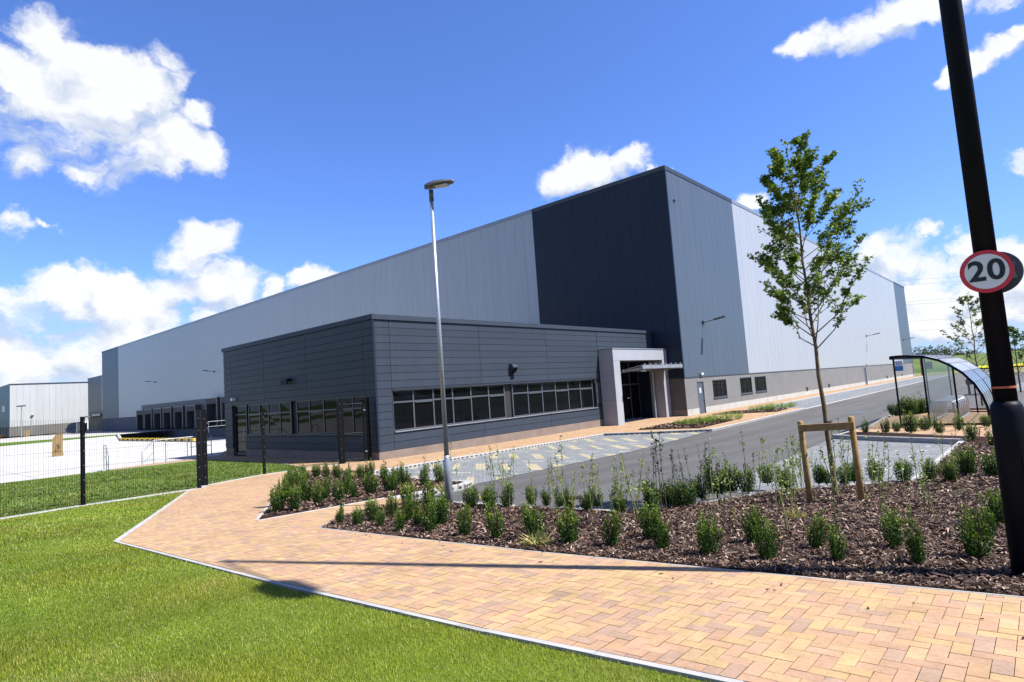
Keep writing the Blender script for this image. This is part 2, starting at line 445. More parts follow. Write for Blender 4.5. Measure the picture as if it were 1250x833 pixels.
DATA = {'bed_one': [(-9.16, 9.79, 0.58), (-8.19, 8.14, 0.58), (-6.82, 5.79, 0.53), (-5.75, 3.99, 0.51), (-8.92, 10.0, 0.52), (-8.19, 9.05, 0.55), (-6.96, 6.65, 0.59), (-5.39, 3.88, 0.62), (-8.32, 9.72, 0.43), (-4.68, 3.32, 0.42), (-4.62, 3.8, 0.44), (-4.88, 4.83, 0.42), (-7.74, 9.04, 0.43), (-7.9, 9.75, 0.38), (-4.83, 5.29, 0.37), (-7.19, 8.84, 0.42), (-7.49, 9.63, 0.36), (-4.6, 5.59, 0.41), (-4.4, 5.72, 0.41), (-7.03, 9.57, 0.5), (-4.66, 6.71, 0.39), (-6.45, 9.32, 0.46), (-6.52, 9.62, 0.38), (-5.47, 8.34, 0.39), (-6.14, 9.55, 0.5), (-5.59, 9.54, 0.51), (-5.08, 9.47, 0.42)],
 'front_row': [(-9.48, 12.33, 0.26), (-9.42, 12.7, 0.25), (-9.38, 13.16, 0.27), (-9.53, 13.77, 0.32), (-9.39, 14.21, 0.35), (-9.4, 14.84, 0.35), (-9.37, 15.34, 0.35), (-9.19, 15.74, 0.34), (-9.24, 16.26, 0.36), (-9.2, 16.73, 0.34), (-9.13, 17.24, 0.35), (-9.16, 17.72, 0.4), (-9.1, 18.21, 0.31), (-8.93, 18.69, 0.29), (-8.79, 19.22, 0.29), (-8.44, 19.55, 0.31)],
 'middle_row': [(-9.12, 12.59, 0.31), (-8.71, 12.52, 0.32), (-8.16, 12.25, 0.37), (-8.92, 13.17, 0.32), (-9.13, 13.66, 0.33), (-8.06, 12.59, 0.44), (-9.02, 13.98, 0.39), (-8.75, 16.93, 0.37), (-8.54, 17.9, 0.34), (-8.57, 18.43, 0.3), (-8.3, 18.98, 0.29), (-7.74, 19.57, 0.31), (-6.92, 19.64, 0.31)],
 'back_row': [(-7.71, 13.22, 0.33), (-7.62, 13.53, 0.33), (-7.54, 13.83, 0.32), (-7.23, 14.05, 0.28), (-7.3, 14.39, 0.27), (-7.3, 14.64, 0.26), (-7.39, 14.86, 0.28), (-7.47, 15.23, 0.29), (-7.15, 15.19, 0.28), (-7.47, 15.76, 0.32), (-7.11, 16.04, 0.39), (-6.75, 16.07, 0.36), (-6.84, 16.26, 0.33), (-6.67, 16.35, 0.35), (-6.15, 16.3, 0.37), (-5.73, 16.35, 0.41), (-5.45, 16.43, 0.42), (-5.4, 16.67, 0.43), (-4.37, 16.61, 0.32), (-4.88, 17.04, 0.34), (-4.26, 17.34, 0.28), (-4.24, 17.45, 0.28), (-4.3, 17.7, 0.32), (-3.99, 17.77, 0.4), (-3.85, 18.05, 0.32), (-3.81, 18.38, 0.34), (-3.47, 18.68, 0.29), (-3.64, 18.94, 0.31), (-2.81, 19.05, 0.38), (-2.99, 19.4, 0.41)],
 'strip_row': [(9.26, 15.34, 0.43), (9.01, 15.99, 0.44), (9.28, 16.26, 0.44), (8.69, 16.74, 0.64), (9.75, 16.99, 0.44), (7.92, 17.6, 0.47), (9.27, 17.95, 0.47), (10.57, 18.56, 0.48), (4.81, 18.61, 0.42), (2.8, 19.1, 0.33)],
 'shelter_row': [(19.5, 14.63, 0.63), (20.53, 14.89, 0.73), (20.38, 15.21, 0.8), (20.85, 15.45, 0.81), (21.36, 15.63, 0.73)],
 'stems': [(-7.28, 12.17, 1.49), (-7.89, 13.16, 0.76), (-7.47, 13.48, 0.9), (-7.84, 14.12, 0.97), (-7.88, 14.67, 0.88), (-7.63, 14.8, 0.87), (-7.4, 14.84, 1.03), (-8.31, 15.62, 0.7), (-7.47, 15.31, 0.8), (-7.25, 15.34, 0.7), (-8.05, 16.35, 0.87), (-7.56, 16.46, 0.95), (-7.04, 16.04, 0.87), (-6.97, 16.29, 0.8), (-5.84, 15.89, 0.62), (-6.25, 16.25, 0.69), (-6.21, 16.39, 0.92), (-8.09, 17.33, 0.95), (-7.72, 17.26, 0.87), (-6.13, 16.71, 0.68), (-5.64, 16.74, 0.85), (-5.61, 16.9, 0.81), (-6.62, 17.47, 0.77), (-7.93, 18.0, 0.91), (-5.66, 17.38, 0.65), (-5.01, 17.31, 0.59), (-7.24, 18.61, 0.65), (-6.48, 18.56, 0.83), (-7.01, 18.73, 0.81), (-6.0, 18.76, 0.76), (-4.07, 18.59, 0.7), (-6.61, 19.0, 0.61), (-7.05, 19.14, 0.73), (-0.07, 18.49, 0.72), (-6.99, 19.33, 0.8), (-0.11, 18.89, 0.85), (2.28, 18.49, 0.73), (-5.42, 18.99, 0.55), (-8.29, 17.63, 0.41), (-8.72, 16.56, 0.48)],
 'redplants': [(-2.11, 18.92, 0.43), (-2.34, 19.29, 0.51), (-0.45, 19.07, 0.45)],
 'tufts': [(-9.5, 16.02, 0.22), (-8.87, 15.56, 0.13), (-7.2, 17.87, 0.15), (-7.4, 18.16, 0.1), (-8.4, 17.35, 0.1), (-6.43, 10.06, 0.24), (-7.1, 12.88, 0.19), (-6.7, 14.45, 0.15), (-7.14, 18.89, 0.1), (-4.65, 5.21, 0.33), (-6.27, 10.9, 0.33)],
 'bed_a': [(16.29, 4.9, 0.32), (16.77, 5.11, 0.36), (16.15, 5.83, 0.4), (17.17, 5.79, 0.41), (17.1, 6.2, 0.36), (17.62, 6.21, 0.45), (18.74, 6.02, 0.42), (18.59, 6.7, 0.55), (19.64, 6.99, 0.42)],
 'bed_b': [(26.42, 5.42, 0.39), (27.06, 5.74, 0.44), (27.33, 6.03, 0.39), (28.1, 6.1, 0.51), (28.7, 6.56, 0.45), (29.38, 6.9, 0.46)]}
CLOUDS = [(-0.581, 0.701, 0.413, 0.081), (-0.531, 0.716, 0.455, 0.054), (-0.573, 0.73, 0.372, 0.062), (-0.52, 0.744, 0.42, 0.071), (-0.477, 0.762, 0.437, 0.059), (-0.473, 0.791, 0.387, 0.056), (-0.441, 0.814, 0.377, 0.037), (-0.512, 0.779, 0.362, 0.054), (-0.477, 0.805, 0.352, 0.02), (-0.441, 0.759, 0.479, 0.03), (-0.542, 0.691, 0.478, 0.034), (-0.638, 0.665, 0.388, 0.077), (-0.623, 0.739, 0.258, 0.018), (-0.601, 0.757, 0.255, 0.01), (-0.632, 0.762, 0.142, 0.034), (-0.597, 0.787, 0.159, 0.034), (-0.551, 0.817, 0.172, 0.041), (-0.515, 0.843, 0.156, 0.037), (-0.445, 0.861, 0.246, 0.033), (-0.463, 0.859, 0.216, 0.037), (-0.427, 0.883, 0.193, 0.043), (-0.481, 0.857, 0.186, 0.032), (-0.654, 0.751, 0.095, 0.049), (-0.595, 0.798, 0.094, 0.056), (-0.532, 0.84, 0.11, 0.046), (-0.405, 0.9, 0.163, 0.029), (-0.313, 0.93, 0.194, 0.025), (-0.643, 0.763, 0.063, 0.033), (0.105, 0.934, 0.341, 0.04), (0.157, 0.928, 0.339, 0.042), (0.202, 0.916, 0.347, 0.031), (0.245, 0.914, 0.323, 0.018), (0.425, 0.786, 0.45, 0.026), (0.455, 0.766, 0.453, 0.035), (0.489, 0.75, 0.446, 0.038), (0.527, 0.725, 0.444, 0.036), (0.562, 0.7, 0.441, 0.034), (0.6, 0.672, 0.434, 0.035), (0.575, 0.731, 0.367, 0.017), (0.598, 0.713, 0.366, 0.025), (0.617, 0.692, 0.373, 0.024), (0.633, 0.674, 0.382, 0.019), (0.646, 0.723, 0.245, 0.016), (0.657, 0.713, 0.245, 0.015), (0.528, 0.834, 0.159, 0.027), (0.553, 0.821, 0.142, 0.032), (0.583, 0.804, 0.119, 0.032), (0.612, 0.782, 0.118, 0.026), (0.647, 0.752, 0.125, 0.031), (0.656, 0.75, 0.087, 0.031), (0.558, 0.827, 0.067, 0.028), (0.588, 0.807, 0.051, 0.022), (0.629, 0.776, 0.045, 0.025), (0.378, 0.892, 0.249, 0.016), (0.519, 0.847, 0.114, 0.04), (0.576, 0.8, 0.168, 0.011), (0.598, 0.785, 0.165, 0.012)]
CLOUDS2 = [(-0.365, 0.912, 0.188, 0.019), (-0.319, 0.928, 0.193, 0.017), (-0.636, 0.767, 0.084, 0.043), (-0.609, 0.774, 0.175, 0.026), (-0.572, 0.799, 0.188, 0.022), (-0.642, 0.749, 0.162, 0.025), (-0.539, 0.833, 0.127, 0.05), (-0.437, 0.888, 0.145, 0.029), (0.567, 0.818, 0.094, 0.037), (0.618, 0.782, 0.085, 0.029), (0.646, 0.761, 0.058, 0.028), (0.541, 0.839, 0.052, 0.024), (0.644, 0.751, 0.142, 0.024), (0.612, 0.777, 0.15, 0.019), (-0.433, 0.773, 0.463, 0.03), (-0.422, 0.804, 0.419, 0.026), (-0.555, 0.762, 0.335, 0.027), (-0.596, 0.732, 0.331, 0.03)]
SKY_STRENGTH, SKY_TINT, CLOUD_V, SUN_E, EXPO = .0645, (.70, .935, 1.5), 6.6, 5.0, 1.3

# ================================================================== GROUND
PATH = [(-10.2, 30), (-11.0, 22.5), (-11.27, 20), (-11.39, 18.87), (-11.51, 17.3), (-11.6, 14.98), (-11.64, 10.16), (-7.8, 2.05), (-7.1, 1.05), (-4.4, -.5), (-1.3, -.6), (0, -.6), (23.6, -.6), (23.6, 2.0),
        (122.5, 2.0), (122.5, 4.0), (28.95, 4.0), (28.95, 7.6), (28.6, 7.95), (13.3, 7.95), (11.5, 3.1), (5.5, 3.0), (1.4, 3.1), (-2.9, 3.7),
        (-3.05, 1.0), (-3.4, .55), (-3.94, .7), (-9.83, 10.5), (-7.3, 10.45), (-7.2, 10.6), (-7.4, 11.5), (-8.3, 11.35), (-9.14, 11.7),
        (-9.8, 12.34), (-9.68, 16), (-9.45, 19), (-9.2, 22), (-8.9, 32)]
PAVE2 = [(-2.6, -.66), (-1.5, -5), (-1.25, -12), (-1.6, -13.9), (-5.6, -14.2), (-5.5, -15.0), (0, -15.3), (1.6, -18.5), (3, -18.5), (3, -13.9),
         (.05, -13.9), (.05, -.66)]
SHELTER_PAVE = [(9.9, 14.6), (13.6, 14.75), (17.4, 14.45), (19.4, 14.6), (19.9, 15.4), (21.2, 15.8), (22, 17), (22.5, 30), (5.9, 30), (5.85, 19.1),
                (7.15, 17.75), (8.3, 16.8), (9.87, 15.35)]
BAY1 = [(-2.95, 3.9), (1.4, 3.2), (5.5, 3.1), (11.45, 3.2), (13.15, 7.93), (12.4, 7.97), (3.44, 9.14), (-1.0, 9.5), (-4.7, 10.1), (-4.62, 9.3),
        (-3.85, 5.2)]
BAY2 = [(-4.56, 15.76), (-.94, 15.41), (3.05, 14.93), (8.2, 14.5), (4.8, 18.3), (-3.5, 18.4), (-4.9, 17.0)]
BAY3 = [(29.05, 4.1), (122.5, 4.1), (122.5, 8.0), (29.05, 8.0)]
BAY4 = [(44, 18.4), (62, 18.4), (62, 30), (44, 30)]
BED1 = [(-9.83, 10.5), (-7.3, 10.45), (-5.3, 10.3), (-4.95, 10.1), (-4.8, 9.2), (-3.95, 5.2), (-3.05, 3.8), (-3.05, 1.0), (-3.4, .55), (-3.94, .7)]
BED2 = [(-9.8, 12.34), (-9.14, 11.7), (-8.3, 11.35), (-7.4, 11.5), (-7.35, 15.6), (-6.6, 16.25), (-4.95, 17.0), (-3.55, 18.5), (4.85, 18.4),
        (8.3, 14.6), (9.9, 14.6), (9.87, 15.35), (8.3, 16.8), (7.15, 17.75), (5.85, 19.1), (5.9, 30), (-8.9, 32), (-9.2, 22), (-9.45, 19), (-9.68, 16)]
BEDA = [(13.4, 4.0), (14.0, 7.2), (19, 7.0), (21, 3.95), (17, 3.75)]
BEDB = [(23.9, 3.5), (25.3, 7.3), (28.3, 7.1), (28.5, 4.9), (27, 3.7)]
HEDGEBED = [(19.4, 14.6), (22, 14.3), (23.9, 15.4), (24.1, 30), (22.5, 30), (22, 17), (21.2, 15.8), (19.9, 15.4)]
ASPH = [(-7.2, 10.6), (-5.3, 10.4), (-4.7, 10.1), (-1.0, 9.5), (3.44, 9.14), (12.4, 7.97), (13.3, 8.0), (150, 8.0), (150, 13.2), (104, 13.9), (96, 40), (24.2, 40),
        (24.0, 15.3), (22, 14.2), (17.4, 14.35), (13.6, 14.65), (8.2, 14.5), (3.05, 14.93), (-.94, 15.41), (-4.56, 15.76), (-4.9, 17.0), (-6.6, 16.25), (-7.3, 15.6), (-7.35, 11.5)]
LAWN1 = [(-5, 60), (-10.28, 30), (-11.08, 22.5), (-11.35, 20), (-11.47, 18.87), (-11.59, 17.3), (-11.68, 14.98), (-11.72, 10.14), (-7.86, 2.12), (-10.4, 2.78), (-13.1, 4.12), (-15.8, 5.4), (-40, 17), (-70, 30), (-70, 60)]
LAWN2 = [(-7.3, 1.35), (-10.4, 2.42), (-13.1, 3.78), (-15.8, 5.06), (-40, 16.6), (-70, 29), (-70, -8), (-9.7, -14.05), (-5.6, -14.15), (-1.65, -13.85), (-1.3, -12),
         (-1.55, -5), (-2.65, -.82), (-4.4, -.75), (-6.95, .72)]
YARD = [(-70, -8.1), (-9.7, -14.1), (-5.5, -15.05), (0, -15.35), (1.6, -18.55), (3, -18.55), (3, -13.9), (23.6, -13.9), (23.6, -29), (13, -33), (6.5, -35.5), (6.4, -57.5), (12.8, -83), (-1, -79.4), (-90, -58)]
PIT = [(6.4, -57.5), (6.5, -35.5), (13, -33), (23.6, -29), (23.6, -122), (12.8, -83)]
SUBG = [(-75, 62), (-75, -7), (-9.6, -13), (124, -13), (124, 45), (60, 62)]
FLAWN = [(-90, -58.1), (-1, -79.5), (12.8, -83.1), (14, -90), (-1.5, -101), (-100, -76)]

# far terrain: one sheet out to the horizon, a low rise to the right beyond the road
def m_far():
    nx, ny = 90, 90
    xs = np.concatenate([np.linspace(-1800, -100, 16), np.linspace(-90, 120, 46), np.linspace(140, 1900, 28)])
    ys = np.concatenate([np.linspace(-400, -40, 8), np.arange(-36, 34, 1.0), np.linspace(40, 2200, 60)])
    def hz(x, y):
        d = math.hypot(x - 0, y)
        u, v = UV((x, y))
        r = max(0., min(1., (u - 170) / 230)); r = r * r * (3 - 2 * r)
        side = max(0., min(1., (x - 60) / 150))
        near = max(0., min(1., (u - 118) / 60))
        return -1.7 + near * 1.5 + r * side * 5.5
    mb = MB(); idx = {}
    V = [[(x, y, gz(min(max(y, -38), 40)) + hz(x, y)) for x in xs] for y in ys]
    for j in range(len(ys) - 1):
        for i in range(len(xs) - 1):
            mb.quad([V[j][i], V[j][i + 1], V[j + 1][i + 1], V[j + 1][i]])
    o = mb.build('terrain', M['field']); o['kind'] = 'structure'
    return o
m_far()
sheet('subgrade', SUBG, M['soil'], -.2)
sheet('dock_pit_floor', PIT, M['concrete_pale'], -1.35)
sheet('asphalt_road', ASPH, M['asphalt'], -.10)
sheet('yard_concrete', YARD, M['yard'], -.03)
sheet('far_road', [[(-100, -101.5), (-1.5, -101.2), (14, -92), (23, -92), (23, -134), (60, -134), (60, -150), (-100, -135)]], M['concrete_pale'], -.10)
sheet('far_lawn', FLAWN, M['lawn_far'], -.01)
sheet('lawn_ground', LAWN1, M['lawn'], -.004)
sheet('inner_lawn', LAWN2, M['lawn_far'], -.004)
for nm, pl in (('mulch_bed', BED1), ('mulch_bed', BED2), ('mulch_bed', HEDGEBED)): sheet(nm, pl, M['mulch'], .004)
for nm, pl in (('mulch_bed', BEDA), ('mulch_bed', BEDB)): sheet(nm, pl, M['mulch'], .03)
sheet('paving_bed', [PATH, PAVE2, SHELTER_PAVE], M['sand'], -.008)
sheet('parking_bay_bed', [BAY1, BAY2, BAY3, BAY4], M['greysand'], -.096)


BRICKS = [((.62, .435, .21), 4), ((.60, .38, .215), 4), ((.585, .365, .235), 5), ((.47, .325, .24), 2.6), ((.63, .43, .235), 3)]
BW = [b[1] for b in BRICKS]
def brick_col():
    c = random.choices(BRICKS, BW)[0][0]; k = .67 * random.uniform(.92, 1.07)
    c = tuple(x * .76 + y * .24 for x, y in zip(c, (.585, .385, .235)))
    return tuple(min(1, x * k) for x in c)
def grey_col():
    k = random.uniform(.86, 1.12); return (.20 * k, .21 * k, .215 * k)
def lay(name, polys, origin, w, pattern, colf, dz, rot=0., gap=.0035, edge_course=False):
    """blocks laid one by one in the site frame, cut where they meet the boundary"""
    mb = MB(); ca, sa = math.cos(rot), math.sin(rot)
    for poly in polys:
        P = np.array(poly)
        loc = [((p[0] - origin[0]) * ca + (p[1] - origin[1]) * sa, -(p[0] - origin[0]) * sa + (p[1] - origin[1]) * ca) for p in poly]
        L = np.array(loc); i0, i1 = math.floor(L[:, 0].min() / w) - 2, math.ceil(L[:, 0].max() / w) + 2
        j0, j1 = math.floor(L[:, 1].min() / w) - 2, math.ceil(L[:, 1].max() / w) + 2
        rects = []
        for i in range(i0, i1):
            for j in range(j0, j1):
                k = (i - j) % 4
                if pattern == 'herring':
                    if k == 0: rects.append((i, j, i + 2, j + 1))
                    elif k == 3: rects.append((i, j, i + 1, j + 2))
                else:
                    if (i + j) % 2 == 0: rects.append((i, j, i + 2, j + 1))
        R = np.array(rects, float) * w
        cen = (R[:, :2] + R[:, 2:]) / 2
        ins = inpoly(cen, loc); ed = edge_dist(cen, loc)
        keep = (ins & (ed > w * 1.15)); part = ed <= w * 1.15
        for q in np.nonzero(keep | part)[0]:
            a, b, c, d = R[q]; a += gap; b += gap; c -= gap; d -= gap
            ring = [(a, b), (c, b), (c, d), (a, d)]
            if part[q] and not (ins[q] and ed[q] > w * 1.15):
                ring = clip_convex(loc, ring)
                if len(ring) < 3: continue
            uv = [(origin[0] + x * ca - y * sa, origin[1] + x * sa + y * ca) for x, y in ring]
            cx = sum(p[0] for p in uv) / len(uv); cy = sum(p[1] for p in uv) / len(uv)
            col = colf(cx, cy); t = random.uniform(-.001, .001)
            pts = [W(u, v, dz + t) for u, v in uv][::-1]
            mb.quad(pts, col)
    return mb
def pc(u, v):
    if v < 32 and u < 20: return brick_col()
    return brick_col()
HER_NEAR = [PATH, PAVE2, SHELTER_PAVE]
o = lay('x', HER_NEAR, (-11.6 + .2, 10.0), .084, 'herring', pc, .004, 0., .0014).build('footpath_paving', M['brick']); o['kind'] = 'structure'
CREAM = (.37, .335, .225)
def bay1_col(u, v):
    r = (u + 8.1) % 3.3
    if r < 1.65 and (u + v + .37 * (int((u + 8.1) // 3.3) % 2)) % 1.1 < .40: return CREAM
    if 2.35 < r < 2.47 and v % 1.7 < .9: return (.38, .38, .34)
    return grey_col()
def bay2_col(u, v):
    for vc in (16.6, 17.7):
        if abs(v - vc) < .05 and (u % 1.4) < .5: return (.34, .34, .33)
    for uc in (-1.6, .8, 3.2):
        if abs(u - uc) < .05 and ((v * 2.5) % 2) < 1: return (.34, .34, .33)
    return grey_col()
def bay3_col(u, v):
    if abs(v - 7.9) < .08: return (.5, .5, .5)
    if abs((u % 2.6) - .1) < .1 and v < 7.6 and u > 40: return (.26,.27,.28)
    k = random.uniform(.86, 1.12); return (.18 * k, .195 * k, .215 * k)
o = lay('x', [BAY1], (0, 4), .105, 'str', bay1_col, -.09, math.radians(135)).build('parking_bay_paving', M['blockpave']); o['kind'] = 'structure'
o = lay('x', [BAY2], (0, 4), .105, 'str', bay2_col, -.09).build('parking_bay_paving', M['blockpave']); o['kind'] = 'structure'
o = lay('x', [BAY3, BAY4], (0, 4), .2, 'str', bay3_col, -.09).build('parking_bay_paving', M['blockpave']); o['kind'] = 'structure'


def resample(pts, step, gap=0.):
    out = []
    for (a, b) in zip(pts[:-1], pts[1:]):
        a = Vector((*a, 0)); b = Vector((*b, 0)); L = (b - a).length; n = max(1, round(L / step))
        for k in range(n): out.append((a.lerp(b, k / n), a.lerp(b, (k + 1) / n)))
    return out
def kerb(name, pts, width=.125, top=.012, depth=.26, slots=False, side=1, mat='kerb', step=.915, slab=.004):
    """kerb blocks along a polyline in (u,v); side=+1: the road lies to the left of travel in (u,v)"""
    mb = MB(); sl = MB()
    for a, b in resample(pts, step):
        d = (b - a).normalized(); n = Vector((-d.y, d.x, 0)) * side
        a2, b2 = a + d * slab, b - d * slab; j = random.uniform(-.002, .002)
        i0, i1 = -n * width / 2, n * width / 2; ch = .018
        prof = [(-width / 2, -depth), (width / 2, -depth), (width / 2, top - ch), (width / 2 - ch * .8, top), (-width / 2, top)]
        ra = [W((a2 + n * s).x, (a2 + n * s).y, h + j) for s, h in prof]; rb = [W((b2 + n * s).x, (b2 + n * s).y, h + j) for s, h in prof]
        i = len(mb.v); mb.v += [tuple(p) for p in ra + rb]; k = len(prof)
        fs = [tuple(i + q for q in range(k)), tuple(i + k + q for q in range(k))[::-1]]
        for q in range(k):
            r = (q + 1) % k; fs.append((i + q, i + k + q, i + k + r, i + r))
        if side < 0: fs = [f[::-1] for f in fs]
        # (u,v) is left-handed in the world, so flip once more
        mb.f += fs; mb.c += [None] * len(fs); mb.m += [0] * len(fs)
        if slots:
            L = (b2 - a2).length
            for q in range(4):
                c = a2 + d * (L * (.125 + .25 * q)) + n * (width / 2 + .002)
                p0 = c - d * .045; p1 = c + d * .045
                sl.quad([W(p0.x, p0.y, -.072), W(p1.x, p1.y, -.072), W(p1.x, p1.y, -.018), W(p0.x, p0.y, -.018)])
                # slot opening on the top arris too
                t0 = p0 - n * .04; t1 = p1 - n * .04
    o = mb.build(name, M[mat])
    o['kind'] = 'structure'
    # make normals consistent
    import bmesh
    bm = bmesh.new(); bm.from_mesh(o.data); bmesh.ops.recalc_face_normals(bm, faces=bm.faces); bm.to_mesh(o.data); bm.free()
    if slots:
        s = sl.build('drain_slot', M['kerb_slot'], parent=o)
    return o
kerb('drainage_kerb', [(-2.98, 3.83), (1.4, 3.15), (5.5, 3.05), (11.5, 3.13)], .14, slots=True)
kerb('drainage_kerb', [(11.5, 3.15), (12.1, 5.2), (13.25, 8.0)], .14, top=.03, slots=True)
kerb('drainage_kerb', [(13.32, 8.02), (28.6, 8.0), (28.97, 7.6), (29.0, 4.05)], .14, slots=True)
kerb('drainage_kerb', [(-7.3, 10.58), (-5.3, 10.42), (-4.8, 10.12)], .15, top=.02, slots=True)
kerb('kerb', [(-4.75, 10.05), (-4.72, 9.2), (-3.9, 5.2), (-3.02, 3.9)], .13, side=-1)
kerb('kerb', [(-7.38, 11.5), (-7.35, 15.6), (-6.62, 16.28), (-4.95, 17.05), (-3.55, 18.48), (4.85, 18.38)], .13, side=-1)
kerb('kerb', [(4.87, 18.34), (8.28, 14.55)], .14, top=.05, side=-1)
kerb('kerb', [(8.3, 14.55), (13.6, 14.70), (17.4, 14.4), (22, 14.25), (23.6, 14.8), (24.1, 15.5), (24.2, 30)], .13, side=-1)
kerb('kerb', [(29.1, 4.03), (122.5, 4.03)], .14, side=1)
kerb('kerb', [(150, 13.2), (104, 13.9), (96, 40)], .14, side=1)
kerb('kerb', [(-70, -8.1), (-9.7, -14.1), (-5.5, -15.03), (0, -15.33)], .12, top=-.003, side=1)
# thin flush edgings of the path and beds
def edging(pts, w=.05, top=.012, mat='kerb', off=0): return kerb('path_edging', pts, w, top, .12, False, 1, mat, .9, .002)
edging([(-10.24, 30), (-11.04, 22.5), (-11.31, 20), (-11.43, 18.87), (-11.55, 17.3), (-11.64, 14.98), (-11.68, 10.13)], .06)
edging([(-11.68, 10.1), (-7.83, 2.05)], .06)
edging([(-9.84, 10.47), (-3.96, .66)], .05)
edging([(-9.84, 10.5), (-7.35, 10.45)], .05)
edging([(-9.12, 11.7), (-9.82, 12.34), (-9.70, 16), (-9.47, 19), (-9.22, 22), (-8.9, 32)], .032, .007)
edging([(5.87, 19.05), (7.17, 17.72), (8.3, 16.77), (9.87, 15.3), (9.9, 14.7)], .05)
FENCE_A = [(-15.8, 5.22), (-13.1, 3.95), (-10.4, 2.6), (-7.45, 1.75)]
FENCE_B = [(-7.0, .95), (-4.4, -.62), (-1.3, -.68)]
kerb('fence_mowing_strip', FENCE_A + [(-7.3, 1.6)], .30, .008, .15, False, 1, 'kerb', 2.7, .002)
kerb('fence_mowing_strip', [(-40, 16.8), (-15.8, 5.22)], .30, .008, .15, False, 1, 'kerb', 2.7, .002)
kerb('fence_mowing_strip', [(-7.32, 1.45)] + FENCE_B, .22, .008, .15, False, 1, 'kerb', 2.7, .002)
kerb('fence_mowing_strip', [(-2.62, -.75), (-1.52, -5), (-1.28, -12), (-1.62, -13.9), (-5.6, -14.17)], .06, .008, .15)

# manhole covers and gully
def manhole(u, v, r, label):
    mb = MB()
    n = 20; c = W(u, v, -.094)
    ring = [W(u + r * math.cos(k * 2 * math.pi / n), v + r * .95 * math.sin(k * 2 * math.pi / n), -.0935) for k in range(n)]
    mb.quad(ring)
    o = mb.build('manhole_cover', M['cable'], origin=c); tag(o, label, 'manhole cover'); return o
manhole(-5.2, 12.5, .36, 'round dark manhole cover in the road beside the shrub bed')
mb = MB(); mb.box(23.3, 25.2, 11.8, 12.5, -.097, -.092, fn=W)
tag(mb.build('manhole_cover', M['cable'], origin=W(24, 12, -.1)), 'rectangular dark manhole cover in the middle of the access road', 'manhole cover')

# rape field and scrub strips far right
def worldsheet(name, uvs, mat, h):
    mb = MB(); mb.quad([S(u, v, h) for u, v in uvs][::-1]); o = mb.build(name, mat); o['kind'] = 'structure'; return o


# ================================================================== WAREHOUSE
KU, KV, H = 23.4, 2.11, 17.4
LU, LV = 98.85, 136.3
wh = thing('warehouse', 'huge grey clad distribution warehouse with dark anthracite corner behind the low office', 'warehouse', S(KU, KV, 0))
E1, E2 = KU + LU, KV - LV
mb = MB(); mb.box(KU + .08, E1 - .08, KV - .08, E2 + .08, -.2, H - .15); mb.build('wall', M['joint'], wh)
mb = MB(); mb.box(KU + .1, E1 - .1, KV - .1, E2 + .1, H - .149, H - .1); mb.build('roof', M['trim_dark'], wh)
def panels_B(z0, z1, u0, u1, mat, proud=0., w=1.0, g=.005, j=0.001):
    mb = MB(); n = round((u1 - u0) / w)
    for k in range(n):
        a = u0 + (u1 - u0) * k / n; b = u0 + (u1 - u0) * (k + 1) / n
        e = [random.uniform(-j, j) for _ in range(4)]
        p = KV + proud
        mb.hexa([S(a + g, p + e[0], z0), S(b - g, p + e[1], z0), S(b - g, p - .07, z0), S(a + g, p - .07, z0),
                 S(a + g, p + e[2], z1), S(b - g, p + e[3], z1), S(b - g, p - .07, z1), S(a + g, p - .07, z1)])
    return mb.build('cladding', mat, wh)
def panels_A(z0, z1, d0, d1, mat, proud=0., w=1.0, g=.005, uw=KU, root=None, j=.001):
    """panels on the wall facing -u; d measured from the near corner away"""
    mb = MB(); n = round((d1 - d0) / w)
    for k in range(n):
        a = KV - (d0 + (d1 - d0) * k / n); b = KV - (d0 + (d1 - d0) * (k + 1) / n)
        p = uw - proud; e = [random.uniform(-j, j) for _ in range(4)]
        mb.hexa([S(p + e[0], a - g, z0), S(p + .07, a - g, z0), S(p + .07, b + g, z0), S(p + e[1], b + g, z0),
                 S(p + e[2], a - g, z1), S(p + .07, a - g, z1), S(p + .07, b + g, z1), S(p + e[3], b + g, z1)])
    return mb.build('cladding', mat, root or wh)
PZ = 2.6
panels_A(PZ, H - .3, .02, 12.04, M['clad_navy_shade'])  # dark corner panels on the shaded side, shade painted into them
panels_A(PZ, H - .3, 12.06, 124.5, M['clad_light'])
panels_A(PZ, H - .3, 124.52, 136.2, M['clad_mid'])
panels_B(PZ, H - .3, KU + .02, KU + 12.04, M['clad_mid'])  # same dark corner panels on the sunny side, sunlight painted into them
panels_B(PZ, H - .3, KU + 12.06, KU + 87.4, M['clad_light'])
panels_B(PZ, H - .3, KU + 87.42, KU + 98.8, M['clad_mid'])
# eaves flashing: dark over dark panels, silver over light ones
for (a, b, m) in ((-.03, 12.04, 'trim_dark'), (12.06, 87.4, 'trim_light'), (87.42, 98.9, 'trim_dark')):
    mb = MB(); mb.box(KU + a, KU + b, KV + .035, KV - .2, H - .30, H); mb.build('eaves_flashing', M[m], wh)
for (a, b, m) in ((.21, 12.04, 'trim_dark'), (12.06, 124.5, 'trim_light'), (124.52, 136.3, 'trim_dark')):
    mb = MB(); mb.box(KU - .035, KU + .2, KV - a, KV - b, H - .30, H); mb.build('eaves_flashing', M[m], wh)
mb = MB(); mb.box(KU - .03, KU + .1, KV + .03, KV - .1, PZ, H - .301); mb.build('corner_flashing', M['clad_navy_shade'], wh)
mb = MB(); mb.box(KU - .02, E1, KV + .045, KV - .02, PZ - .07, PZ + .005); mb.box(KU - .045, KU, KV + .045, KV - 60, PZ - .07, PZ + .005); mb.build('drip_flashing', M['trim_dark'], wh)
